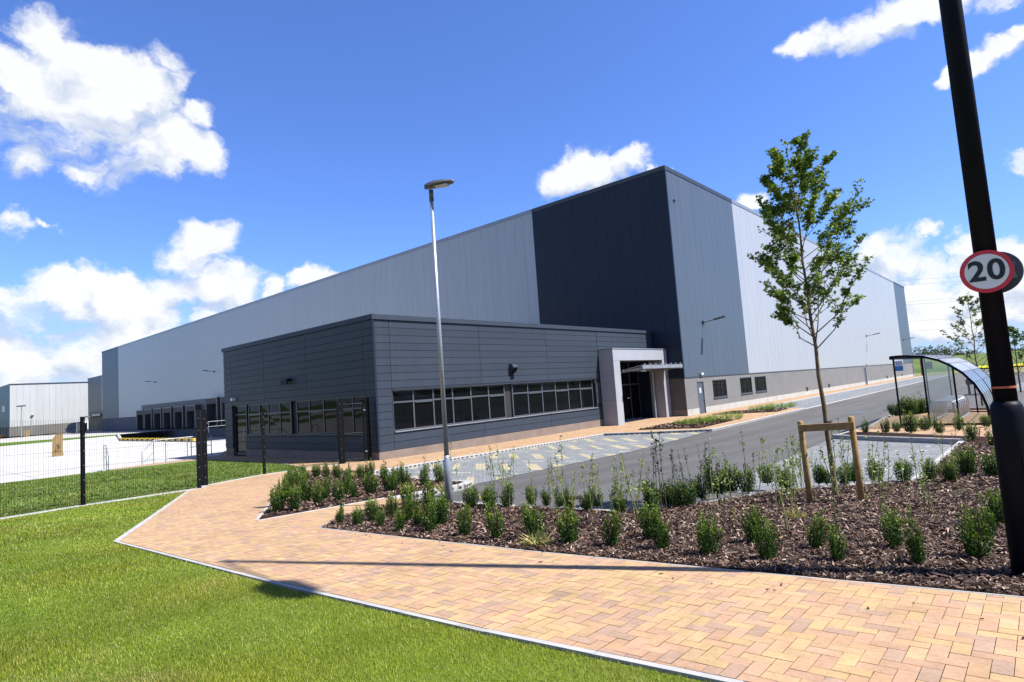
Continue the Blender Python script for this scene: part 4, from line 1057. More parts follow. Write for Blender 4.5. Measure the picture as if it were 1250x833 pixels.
for z in (-.045, .05): mb.obox(c2 - n2 * .012 + up * z - x2 * .075, x2 * .035, up * .012, n2 * .004)
for z in (-.02, .03): mb.obox(c2 - n2 * .012 + up * z - x2 * .1, x2 * .006, up * .03, n2 * .004)
mb.build('clamp', M['galv'], s2)

# ================================================================== FENCES
def post(parent, u, v, h, w=.04, d=.03, clips=True, name='post', dirv=None):
    p = W(u, v); x = Vector(dirv).normalized() if dirv is not None else UX; y = Vector((-x.y, x.x, 0))
    mb = MB(); mb.obox(p + up * (h / 2 - .15), x * w, y * d, up * (h / 2 + .15)); o = mb.build(name, M['fence'], parent)
    if clips:
        mb = MB(); k = .25
        while k < h - .05: mb.obox(p + up * k - y * (d + .006), x * .008, y * .005, up * .008); mb.obox(p + up * k + y * (d + .006), x * .008, y * .005, up * .008); k += .35
        mb.build('clip', M['galv'], o)
    return o
def mesh_panel(parent, p0, p1, h, z0=.06, sp=.055, name='mesh_panel', inset=.04):
    a = W(*p0); b = W(*p1); d = (b - a); L = Vector((d.x, d.y, 0)).length; d2 = d / L
    mb = MB(); n = int((L - 2 * inset) / sp)
    for k in range(n + 1):
        q = a + d2 * (inset + (L - 2 * inset) * k / n)
        mb.tube([q + up * z0, q + up * h], .0026, 3, False)
    z = z0 + .05; nv = Vector((-d2.y, d2.x, 0))
    while z < h:
        for s in (-1, 1): mb.tube([a + d2 * inset + up * z + nv * .004 * s, b - d2 * inset + up * z + nv * .004 * s], .003, 3, False)
        z += .2 if name == 'x' else .4
    return mb.build(name, M['fence'], parent)
fa = thing('mesh_fence', 'black wire mesh fence running left across the lawn from the path corner', 'fence', W(*FENCE_A[-1]))
FA = [(-21.2, 7.75), (-18.5, 6.48)] + FENCE_A
for p0, p1 in zip(FA[:-1], FA[1:]):
    mesh_panel(fa, p0, p1, 2.06)
for p in FA[:-1]: post(fa, *p, 2.12, .04, .03, dirv=(W(*FA[1]) - W(*FA[0])))
post(fa, *FENCE_A[-1], 2.25, .045, .045)
fbn = thing('mesh_fence', 'black wire mesh fence between the path and the inner lawn beside the office', 'fence', W(*FENCE_B[0]))
mesh_panel(fbn, FENCE_B[0], FENCE_B[1], 2.1); mesh_panel(fbn, FENCE_B[1], FENCE_B[2], 2.15)
post(fbn, *FENCE_B[0], 2.28, .075, .075, name='gate_post'); post(fbn, *FENCE_B[1], 2.2); post(fbn, *FENCE_B[2], 2.45, .07, .07, name='gate_post')
gt = thing('mesh_gate', 'black mesh gate with tall posts against the corner of the slate office', 'gate', W(-1.1, -.72))
post(gt, -1.08, -.80, 2.4, .035, .035, False, 'hinge_stile'); post(gt, -.16, -.42, 2.55, .06, .06, False, 'gate_post')
post(gt, -.32, -.48, 2.35, .03, .03, False, 'lock_stile')
mesh_panel(gt, (-1.05, -.79), (-.34, -.49), 2.3)
mb = MB()
for z in (.12, 1.15, 2.32): mb.tube([W(-1.06, -.795, z), W(-.33, -.485, z)], .022, 6)
mb.build('rail', M['fence'], gt)
mb = MB()
for z in (.4, 2.05): mb.obox(W(-.24, -.45, z), UX * .1, VX * .02, up * .02)
mb.build('hinge', M['galv'], gt)

# ================================================================== HANDRAILS
def handrail(name, label, pts, zt=1.1, end=True):
    r = thing(name, label, 'handrail', W(*pts[0])); rr = .022
    mb = MB(); mb.tube([W(*p, zt) for p in pts], rr, 8); mb.tube([W(*p, zt * .52) for p in pts], rr * .8, 8)
    if end:
        d = (Vector((*pts[0], 0)) - Vector((*pts[1], 0))).normalized(); e = (pts[0][0] + d.x * .45, pts[0][1] + d.y * .45); e2 = (pts[0][0] + d.x * .55, pts[0][1] + d.y * .55)
        mb.tube([W(*pts[0], zt), W(*e, zt - .45), W(*e2, zt - .5), W(*e2, 0)], rr, 8); mb.tube([W(*pts[0], zt * .52), W(*e, .12)], rr * .8, 8)
    mb.build('rail', M['galv'], r)
    for p in pts:
        mb = MB(); mb.tube([W(*p, -.05), W(*p, zt)], rr * 1.1, 8); mb.build('post', M['galv'], r)
handrail('handrail', 'galvanised tube handrail along the edge of the bright yard beyond the lawn', [(-3.35, -15.3), (-2.75, -15.35), (-1.65, -15.4), (-1.45, -15.4), (-.35, -15.5)], 1.2)
handrail('handrail', 'short sloping galvanised handrail end standing alone at the lawn edge', [(-5.65, -14.6), (-5.6, -15.2)], 1.2)
handrail('handrail', 'galvanised stair handrail in front of the loading docks', [(16, -58), (19, -58), (22.5, -58)], 1.3)

# ================================================================== SHELTER
arch = [(15.9, 2.78), (16.4, 2.77), (16.93, 2.70), (17.35, 2.54), (17.65, 2.35), (18.02, 2.02), (18.3, 1.63), (18.48, 1.22), (18.58, .8), (18.62, .3), (18.62, .12)]
sh = thing('cycle_shelter', 'open bicycle shelter with dark frame and curved clear roof beside the road', 'shelter', W(12.05, 16.0))
def arch_z(v):
    for (a, za), (b, zb) in zip(arch[:-1], arch[1:]):
        if a <= v <= b: return za + (zb - za) * (v - a) / (b - a)
    return arch[0][1]
U0, U1 = 12.05, 20.2
for u in (U0, (U0 + U1) / 2, U1):
    mb = MB()
    for (a, za), (b, zb) in zip(arch[:-1], arch[1:]):
        p, q = S(u, a, za), S(u, b, zb); t = (q - p); L = t.length; t.normalize(); n = t.cross(UX).normalized()
        mb.obox((p + q) / 2, t * (L / 2 + .008), UX * .03, n * .04)
    if u != (U0 + U1) / 2:
        mb.obox(W(u, 17.25, .06), VX * 1.35, UX * .025, up * .03)
    mb.build('arch_rib', M['black'], sh)
    if u != (U0 + U1) / 2:
        for v in (15.98, 16.87, 17.75):
            mb = MB(); g = W(u, v); zt = arch_z(v); mb.obox(Vector((g.x, g.y, (g.z - .1 + zt) / 2)), UX * .028, VX * .028, up * ((zt - g.z + .1) / 2)); mb.build('post', M['black'], sh)
mb = MB(); mb.obox(S((U0 + U1) / 2, 15.9, 2.74), UX * ((U1 - U0) / 2 + .05), VX * .04, up * .06); mb.build('front_beam', M['black'], sh)
mb = MB()
fine = []
for (a, za), (b, zb) in zip(arch[:-2], arch[1:-1]): fine.append((a, za))
fine.append(arch[-3])
for (a, za), (b, zb) in zip(arch[:-2], arch[1:-1]): mb.quad([S(U0, a, za + .045), S(U1, a, za + .045), S(U1, b, zb + .045), S(U0, b, zb + .045)])
rf = mb.build('roof', M['poly'], sh, smooth=True)
mb = MB()
for v in (16.93, 17.35, 17.65, 18.02, 18.3, 18.52):
    mb.tube([S(U0, v, arch_z(v) + .05), S(U1, v, arch_z(v) + .05)], .014, 5)
for k in range(1, 8):
    u = U0 + (U1 - U0) * k / 8
    for (a, za), (b, zb) in zip(arch[:-2], arch[1:-1]): mb.tube([S(u, a, za + .05), S(u, b, zb + .05)], .011, 4)
mb.build('glazing_bar', M['alu'], rf)
mb = MB(); mb.quad([S(U0 - .001, 16.9, .35), S(U0 - .001, 17.72, .35), S(U0 - .001, 17.72, 2.3), S(U0 - .001, 17.3, 2.5), S(U0 - .001, 16.9, 2.65)]); mb.build('side_glass', M['poly'], sh)
ns = thing('notice_sign', 'small blue and white cycle parking sign on the front post of the shelter', 'sign', S(U0 - .05, 16.15, 2.4))
mb = MB(); mb.box(U0 - .045, U0 - .035, 16.02, 16.27, 2.24, 2.42); mb.build('blue_panel', M['blue'], ns)
mb = MB(); mb.box(U0 - .045, U0 - .035, 16.02, 16.27, 2.421, 2.62); mb.build('white_panel', M['signwhite'], ns)
mb = MB()
for k in range(3):
    for v in (16.085, 16.15, 16.215): mb.box(U0 - .048, U0 - .0455, v - .02, v + .02, 2.45 + k * .055 - .006, 2.45 + k * .055 + .03)
mb.build('pictogram', M['blue'], ns)
ns2 = thing('notice_sign', 'small pale grey notice plate hung inside the cycle shelter', 'sign', S(U0 + .05, 17.05, 2.4))
mb = MB(); mb.box(U0 + .035, U0 + .045, 16.94, 17.16, 2.25, 2.5); mb.build('plate', M['signback'], ns2)
mb = MB(); mb.box(U0 + .03, U0 + .0345, 16.96, 17.14, 2.27, 2.48); mb.build('face', M['signwhite'], ns2)
rk = thing('cycle_rack', 'galvanised toast rack bicycle stand of tall hoops under the curved shelter', 'bike rack', W(17.5, 17.0))
for k in range(8):
    u = 14.9 + k * .74
    base = lambda v: W(u, v).z
    pts = []
    g = W(u, 17.0).z; v0, v1, h, r = 16.6, 17.45, .80, .2
    pts = [S(u, v0, g), S(u, v0 + .02, g + h - r)]
    for q in range(1, 5): a = math.pi / 2 * q / 4; pts.append(S(u, v0 + .02 + r - r * math.cos(a), g + h - r + r * math.sin(a)))
    for q in range(0, 5): a = math.pi / 2 * q / 4; pts.append(S(u, v1 - r + r * math.sin(a), g + h - r + r * math.cos(a)))
    pts.append(S(u, v1 + .0, g))
    mb = MB(); mb.tube(pts, .032, 8); mb.build('hoop', M['galv_bright'], rk, smooth=True)
mb = MB()
for v in (16.6, 17.45): mb.tube([W(14.7, v, .03), W(17.5, v, .03), W(20.3, v, .03)], .03, 6)
mb.build('base_rail', M['galv_bright'], rk)
tb = thing('timber_barrier', 'low grey timber barrier seen through the far end of the shelter', 'barrier', W(41, 15.9))
mb = MB(); mb.obox(W(41.3, 16.6, .82), VX * .75, UX * .05, up * .2); mb.build('board', M['seat'], tb)
for v in (16.0, 17.2):
    mb = MB(); mb.obox(W(41.25, v, .45), VX * .07, UX * .06, up * .6); mb.build('leg', M['seat'], tb)

# ================================================================== YARD CLUTTER (left)
pb = thing('plywood_board', 'upright plywood board with a cut corner and marker scribbles on the yard', 'board', S(-3.6, -35.4, 0))
d = Vector((1, .05, 0)).normalized(); y = Vector((-d.y, d.x, 0)); c = S(-3.6, -35.4, 0)
mb = MB(); P = [c - d * .40, c + d * .38, c + d * .40 + up * 1.68, c - d * .05 + up * 1.66, c - d * .36 + up * 1.3]
mb.quad(P); mb.quad([p + y * .03 for p in P][::-1])
for k in range(5): mb.quad([P[k], P[k] + y * .03, P[(k + 1) % 5] + y * .03, P[(k + 1) % 5]])
mb.build('panel', M['ply'], pb)
mb = MB()
pr = [(-.15, .55), (-.02, .9), (.05, .6), (.15, .95), (.1, .5), (.22, .75), (-.2, .35), (.2, .42)]
for (a, za), (b, zb) in zip(pr[:-1], pr[1:]):
    mb.tube([c + d * a + up * za - y * .004, c + d * b + up * zb - y * .004], .012, 4)
mb.build('scribble', M['ink'], pb)
mb = MB(); mb.tube([c + y * .05 + up * 1.2, c + y * .7], .03, 4); mb.build('prop', M['ply'], pb)
pb2 = thing('plywood_board', 'small distant plywood board with rounded top beside the far road', 'board', S(11.67, -141.9, 0))
c = S(11.67, -141.9, 0); mb = MB(); P = [c - d * .5, c + d * .5, c + d * .5 + up * 1.1, c + d * .3 + up * 1.35, c - d * .3 + up * 1.35, c - d * .5 + up * 1.1]
mb.quad(P); mb.quad([p + y * .05 for p in P][::-1])
for k in range(6): mb.quad([P[k], P[k] + y * .05, P[(k + 1) % 6] + y * .05, P[(k + 1) % 6]])
mb.build('panel', M['ply'], pb2)
def far_lamp(u, v, h, label, dish=False):
    r = thing('lamp_post', label, 'lamp post', S(u, v, 0))
    mb = MB(); mb.tube([S(u, v, 0), S(u, v, h)], [.09, .06], 6); mb.build('pole', M['galv'], r)
    mb = MB()
    if dish: mb.obox(S(u, v, h), Vector((.2, .1, .35)), Vector((-.05, .1, 0)), Vector((-.4, -.2, .25)) * .5)
    else: mb.obox(S(u, v, h + .05), Vector((.75, 0, 0)), Vector((0, .2, 0)), Vector((0, 0, .12)))
    mb.build('lamp_head', M['lamphead'], r)
far_lamp(8.5, -127.4, 6.1, 'slim distant lamp post with twin flat heads in front of the pale warehouse')
far_lamp(15.6, -160.9, 4.3, 'short distant pole with a tilted square panel before the pale warehouse', True)
fs = thing('smoking_shelter', 'tiny distant shelter with curved blue roof near the pale warehouse', 'shelter', S(16.5, -133, 0))
mb = MB(); pr = [(0, .2), (.15, 1.2), (.6, 1.9), (1.4, 2.25), (2.4, 2.3)]
for (a, za), (b, zb) in zip(pr[:-1], pr[1:]):
    A0 = S(16.5, -133, 0); mb.quad([A0 + Vector((a, 0, za)), A0 + Vector((b, 0, zb)), A0 + Vector((b, 3, zb)), A0 + Vector((a, 3, za))])
mb.build('roof', M['poly'], fs)
for x, yy in ((0, 0), (2.4, 0), (2.4, 3)):
    mb = MB(); A0 = S(16.5, -133, 0) + Vector((x, yy, 0)); mb.tube([A0, A0 + up * (2.3 if x else .4)], .07, 5); mb.build('post', M['galv'], fs)
mb = MB(); A0 = S(16.5, -133, 0); mb.quad([A0 + Vector((2.4, .1, .3)), A0 + Vector((2.4, 2.9, .3)), A0 + Vector((2.4, 2.9, 2)), A0 + Vector((2.4, .1, 2))]); mb.build('side_panel', M['door_grey'], fs)
# rubble heap at the left edge
hp = MB()
for k in range(60):
    c = S(5.4 + random.gauss(0, 1.2), -147 + random.gauss(0, 1.5), random.uniform(.0, .8)); s = random.uniform(.2, .55)
    R = Matrix.Rotation(random.uniform(0, 3), 3, 'Z'); hp.obox(c, R @ Vector((s, 0, .1)), R @ Vector((0, s * .8, -.1)), Vector((.05, 0, s * .6)))
tag(hp.build('soil_heap', M['soil'], origin=S(5.4, -147, 0)), 'low brown heap of soil at the left edge beyond the yard', 'soil heap')
# low dark planting along the foot of the pale warehouse comes from its base wall

# ================================================================== OVERHEAD POWER LINES
LN = ['highest', 'second highest', 'third highest', 'third lowest', 'second lowest', 'lowest']
for k, (z, sag) in enumerate(((51.5, 3), (48.5, 3), (38.5, 2.5), (36.5, 2.5), (26.6, 2), (21.0, 2))):
    pts = []
    for q in range(17):
        t = q / 16; x = 60 + t * 360; pts.append(Vector((x, 330 - k * 2 + t * 18, z + (.5 - t) * -2 - sag * (1 - (2 * t - 1) ** 2) + sag * .6)))
    mb = MB(); mb.tube(pts, .07, 4); tag(mb.build('overhead_cable', M['cable'], origin=pts[0]), 'thin overhead power cable crossing the right sky, %s of the six' % LN[k], 'power cable', 'overhead power cables')

# ================================================================== TREE STAKE FRAME
s0, s1 = W(-5.96, 17.68), W(-5.81, 18.24)
tf = thing('tree_stake', 'pair of round timber stakes with crossbar propping the young street tree', 'tree stake', (s0 + s1) / 2)
lean = Vector((-.02, 0, 0))
for s, h in ((s0, 1.04), (s1, 1.06)):
    mb = MB(); mb.tube([s - up * .2, s + up * h * .5 + lean * .5, s + up * (h - .012) + lean, s + up * h + lean], [.038, .037, .036, .030], 14); mb.build('post', M['timber'], tf, smooth=True)
dd = (s1 - s0).normalized(); nn = Vector((-dd.y, dd.x, 0))
mb = MB(); mb.obox((s0 + s1) / 2 + up * .95 + lean - nn * .045, dd * ((s1 - s0).length / 2 + .02), nn * .018, up * .045); mb.build('crossbar', M['timber'], tf)
tm_ = (s0 + s1) / 2 + up * .95 + lean; tp = W(-5.39, 17.85) + up * .97
mb = MB(); mb.tube([tp + Vector((.048 * math.cos(k * math.pi / 5), .048 * math.sin(k * math.pi / 5), .004 * k)) for k in range(11)], .011, 6); mb.tube([tp, tm_], .014, 6); mb.build('strap', M['rubber'], tf)

# ================================================================== VEGETATION
def leafcloud(centres, dirs, L, Wd, cols, droop=.2, six=False):
    """oriented leaves: centres (n,3), dirs (n,3) leaf axis; returns verts, faces"""
    n = len(centres)
    d = dirs / np.maximum(np.linalg.norm(dirs, axis=1, keepdims=True), 1e-6)
    r = rng.normal(size=(n, 3)); s = np.cross(d, r); s /= np.maximum(np.linalg.norm(s, axis=1, keepdims=True), 1e-6)
    L = np.broadcast_to(L, (n,))[:, None]; Wd = np.broadcast_to(Wd, (n,))[:, None]
    up_ = np.cross(s, d)
    if not six:
        v = np.stack([centres, centres + d * L * .5 + s * Wd * .5 + up_ * L * .08, centres + d * L, centres + d * L * .5 - s * Wd * .5 + up_ * L * .08], 1)
        k = 4
    else:
        v = np.stack([centres, centres + d * L * .2 + s * Wd * .42, centres + d * L * .42 + s * Wd * .2 + up_ * L * .06, centres + d * L * .75 + s * Wd * .5, centres + d * L * .68 + s * Wd * .12,
                      centres + d * L * 1.05, centres + d * L * .68 - s * Wd * .12, centres + d * L * .75 - s * Wd * .5, centres + d * L * .42 - s * Wd * .2 + up_ * L * .06, centres + d * L * .2 - s * Wd * .42], 1)
        k = 10
    verts = v.reshape(-1, 3); faces = np.arange(n * k).reshape(n, k)
    return verts, faces, cols

def shrub_mesh(seed, h=.34, w=.19, tips=(.24, .34, .03), body=(.030, .072, .008), spire=True):
    g = np.random.default_rng(seed); C = []; D = []; K = []
    nt = int(g.integers(24, 34)); lop = g.normal(0, .12, 2)
    for t in range(nt):
        a = g.uniform(0, 2 * np.pi); r = np.sqrt(g.uniform(0, 1)) * w * .5
        hh = h * g.uniform(.66, 1.0) * (1 - .25 * (r / (w * .5)) ** 2) * (1 + lop[0] * np.cos(a) + lop[1] * np.sin(a))
        if g.random() < .2: hh *= 1.2
        out = np.array([np.cos(a), np.sin(a), 0])
        base = out * r * .45; top = out * r * g.uniform(.9, 1.1) + np.array([0, 0, hh]) + np.append(g.normal(0, .008, 2), 0)
        m = int(62 * hh / .3); tipk = g.uniform(.5, 1.)
        for q in range(m):
            f = (q + g.uniform(0, 1)) / m; f = .04 + .96 * f
            bul = np.sin(np.pi * min(1, f * 1.05)) * .016
            rad = .011 * (1 - .65 * f) + .004
            ang = g.uniform(0, 2 * np.pi); el = g.uniform(.5, 1.25) if spire else g.uniform(.1, 1.0)
            p = base + (top - base) * f + np.array([np.cos(ang), np.sin(ang), 0]) * rad * (1 if spire else 1.8) + out * bul
            dv = np.array([np.cos(ang) * np.cos(el), np.sin(ang) * np.cos(el), np.sin(el)])
            C.append(p); D.append(dv)
            tt = max(0, (f - .62) / .38) * tipk * g.uniform(.5, 1.)
            c = np.array(body) * g.uniform(.6, 1.7) * (1 - tt) + np.array(tips) * tt * g.uniform(.7, 1.2)
            K.append(c)
    C, D, K = map(np.array, (C, D, K))
    L = g.uniform(.017, .026, len(C)); V, F, K = leafcloud(C, D, L, L * .62, K)
    return V, F, K
SHR = []
for s in range(8):
    V, F, K = shrub_mesh(100 + s, .34, .18 if s % 2 else .225)
    me_o = np_mesh('foliage', V, F, np.clip(K, 0, 1), M['leaf']); SHR.append(me_o.data); bpy.data.objects.remove(me_o)
stm = []
for s in range(3):
    mb = MB()
    for k in range(6):
        a = random.uniform(0, 6.28); mb.tube([(0, 0, -.03), (math.cos(a) * .02, math.sin(a) * .02, .12), (math.cos(a) * .06, math.sin(a) * .06, .27)], [.006, .005, .002], 4, False)
    o = mb.build('stem', M['darkstem']); stm.append(o.data); bpy.data.objects.remove(o)
def add_shrub(name, label, cat, u, v, h, group, mesh=None, wide=1.):
    t = thing(name, label, cat, W(u, v, .01), group)
    t.rotation_euler = (random.gauss(0, .04), random.gauss(0, .04), random.uniform(0, 6.28)); s = h / .34
    t.scale = (s * wide * random.uniform(.9, 1.1), s * wide * random.uniform(.9, 1.1), s)
    f = bpy.data.objects.new('foliage', mesh or random.choice(SHR)); COL.objects.link(f); f.parent = t
    g = bpy.data.objects.new('stem', random.choice(stm)); COL.objects.link(g); g.parent = t
    return t
ROWS = {'bed_one': ('dark green box shrub, %s from the left in the triangular bed by the office', 'box shrubs in the triangular bed'),
        'front_row': ('upright box shrub, %s from the left in the row beside the brick path', 'box shrubs in the row along the brick path'),
        'middle_row': ('leafy box shrub, %s from the left in the middle of the mulch bed', 'box shrubs in the middle of the mulch bed'),
        'back_row': ('dark box shrub, %s from the left in the back row edging the road', 'box shrubs in the back row of the mulch bed'),
        'strip_row': ('small round box shrub, %s from the left in front of the cycle shelter', 'box shrubs in front of the cycle shelter'),
        'shelter_row': ('clipped green shrub, %s from the left behind the cycle shelter post', 'shrubs beside the road at the shelter')}
def px_key(p):
    q = W(p[0], p[1]) - CAM; return q.x / q.y
for k, (lab, grp) in ROWS.items():
    for n, (u, v, h) in enumerate(sorted(DATA[k], key=px_key)):
        hh = h * random.uniform(.92, 1.18); wide = random.uniform(.82, 1.0)
        if k == 'shelter_row': wide = 1.4
        if k in ('strip_row',): hh *= .95; wide = 1.1
        if k == 'back_row': wide = 1.15
        if k == 'bed_one': hh = min(hh, .48); wide = .95
        add_shrub('box_shrub', lab % ORD[n + 1], 'shrub', u, v, hh, grp, wide=wide)

# low clumps in the two small beds by the entrance
V, F, K = shrub_mesh(900, .3, .42, (.42, .50, .07), (.20, .29, .04), False); o = np_mesh('foliage', V, F, np.clip(K, 0, 1), M['leaf']); LOW = o.data; bpy.data.objects.remove(o)
for k, lab, grp in (('bed_a', 'low yellow green plant, %s from the left in the small bed outside the entrance', 'low plants outside the entrance'),
                    ('bed_b', 'low yellow green plant, %s from the left in the small bed along the warehouse', 'low plants along the warehouse')):
    for n, (u, v, h) in enumerate(sorted(DATA[k], key=px_key)):
        add_shrub('low_plant', lab % ORD[n + 1], 'plant', u, v, h * 1.15, grp, LOW, 1.25)

# tall thin stemmed plants
def stem_plant(seed, h=1.0, dark=False, red=False):
    g = random.Random(seed); mb = MB(); C = []; D = []; K = []
    for s in range(g.choice((1, 2, 2, 3, 3))):
        a = g.uniform(0, 6.28); ln = g.uniform(.05, .3); hh = h * g.uniform(.7, 1.02)
        pts = []; x = y = 0; wob = g.uniform(-.03, .03)
        for q in range(7):
            f = q / 6; pts.append((math.cos(a) * ln * hh * f ** 1.2 * .8 + wob * math.sin(f * 5), math.sin(a) * ln * hh * f ** 1.2 * .55 + wob * math.cos(f * 4), hh * f - .02))
        mb.tube(pts, [.0062 - .0036 * q / 6 for q in range(7)], 4, False)
        n = int(38 * hh)
        shoots = []
        for q in range(g.randint(3, 7)):
            f = g.uniform(.3, .92); i = min(5, int(f * 6)); p = Vector(pts[i]).lerp(Vector(pts[i + 1]), f * 6 - i); b = g.uniform(0, 6.28); L = g.uniform(.04, .15) * (1.2 - f)
            e = p + Vector((math.cos(b) * L, math.sin(b) * L, L * g.uniform(.8, 1.5))); mb.tube([p, e], [.0022, .0012], 3, False); shoots.append((p, e))
        for q in range(n):
            if g.random() < .55 and shoots:
                p, e = g.choice(shoots); c = p.lerp(e, g.uniform(.3, 1.1))
            else:
                f = g.uniform(.22, 1) ** .7; i = min(5, int(f * 6)); c = Vector(pts[i]).lerp(Vector(pts[i + 1]), f * 6 - i)
            b = g.uniform(0, 6.28); el = g.uniform(-.2, 1.1)
            C.append(tuple(c)); D.append((math.cos(b) * math.cos(el), math.sin(b) * math.cos(el), math.sin(el)))
            base = (.035, .045, .025) if dark else ((.30, .02, .03) if red and g.random() < .75 else (.21, .29, .06))
            k = g.uniform(.6, 1.5); K.append([x * k for x in base])
    return mb, np.array(C), np.array(D), np.array(K)
stem_meshes = []
def make_stem(seed, dark, red=False):
    mb, C_, D_, K_ = stem_plant(seed, 1.0, dark, red); so = mb.build('stem', M['darkstem' if dark else 'stem'])
    L = rng.uniform(.024, .044, len(C_)); V, F, K = leafcloud(C_, D_, L, L * .66, K_)
    lo = np_mesh('foliage', V, F, np.clip(K, 0, 1), M['leaf']); r = (so.data, lo.data)
    bpy.data.objects.remove(so); bpy.data.objects.remove(lo); return r
GREEN = [make_stem(300 + k, False) for k in range(10)]; DARK = [make_stem(330 + k, True) for k in range(2)]; RED = [make_stem(350 + k, False, True) for k in range(3)]
def add_stem(name, label, cat, u, v, h, grp, pair):
    t = thing(name, label, cat, W(u, v, .01), grp); t.rotation_euler = (random.gauss(0, .05), random.gauss(0, .05), random.uniform(0, 6.28)); w = random.uniform(.8, 1.1)
    t.scale = (h * w, h * w, h)
    for nm, me in (('stem', pair[0]), ('foliage', pair[1])):
        f = bpy.data.objects.new(nm, me); COL.objects.link(f); f.parent = t
ss = DATA['stems'] + [(-7.9 + random.uniform(0, .8), random.uniform(13.4, 16.2), random.uniform(.7, 1.0)) for _ in range(8)] + [(random.uniform(-7.2, -4.4), random.uniform(17.2, 18.6), random.uniform(.7, 1.0)) for _ in range(10)]
ss = sorted(ss, key=px_key)
for n, (u, v, h) in enumerate(ss):
    q = W(u, v) - CAM
    xr_ = q.x / q.y
    dark = .215 < xr_ < .262
    add_stem('stemmed_plant', ('dark leaved' if dark else 'pale green') + ' tall thin stemmed plant, %s from the left in the mulch bed' % ORD[n + 1], 'plant', u, v, min(h, 1.05) * random.uniform(1.0, 1.15), 'tall thin stemmed plants in the mulch bed', random.choice(DARK if dark else GREEN))
for n, (u, v, h) in enumerate(sorted(DATA['redplants'], key=px_key)):
    for _ in range(1):
        add_stem('red_leaved_plant', 'loose shrub with bright red young leaves, %s from the left of three' % ORD[n + 1], 'plant', u, v, h * 1.5, 'red leaved shrubs near the black column', RED[n % 3])
for n, (u, v, h) in enumerate([(-5.3, 19.6, .5), (-4.6, 19.8, .55)]):
    add_stem('red_leaved_plant', 'small red tinted shrub beside the %s box shrub by the black column' % ('near', 'far')[n], 'plant', u, v, h, 'red leaved shrubs near the black column', RED[n])

# straw coloured tufts
def tuft_mesh(seed):
    g = np.random.default_rng(seed); n = 90
    a = g.uniform(0, 2 * np.pi, n); r = g.uniform(0, .10, n)
    c = np.stack([np.cos(a) * r, np.sin(a) * r, np.zeros(n)], 1); el = g.uniform(.3, 1.3, n); b = g.uniform(0, 2 * np.pi, n)
    d = np.stack([np.cos(b) * np.cos(el), np.sin(b) * np.cos(el), np.sin(el)], 1)
    cols = np.where(g.random((n, 1)) < .45, np.array([[.42, .34, .13]]), np.array([[.22, .26, .07]])) * g.uniform(.7, 1.3, (n, 1))
    return leafcloud(c, d, g.uniform(.10, .26, n), g.uniform(.008, .02, n), cols)
TU = []
for s in range(3):
    V, F, K = tuft_mesh(500 + s); o = np_mesh('blades', V, F, np.clip(K, 0, 1), M['leaf']); TU.append(o.data); bpy.data.objects.remove(o)
for n, (u, v, h) in enumerate(sorted(DATA['tufts'], key=px_key)):
    o = bpy.data.objects.new('dry_tuft', random.choice(TU)); COL.objects.link(o); o.location = W(u, v, .01); s = min(1.2, h / .2); o.scale = (s, s, s * .8); o.rotation_euler.z = random.uniform(0, 6)
    tag(o, 'straw yellow weed tuft, %s from the left on the bark mulch' % ORD[n + 1], 'weed', 'straw yellow tufts in the beds')

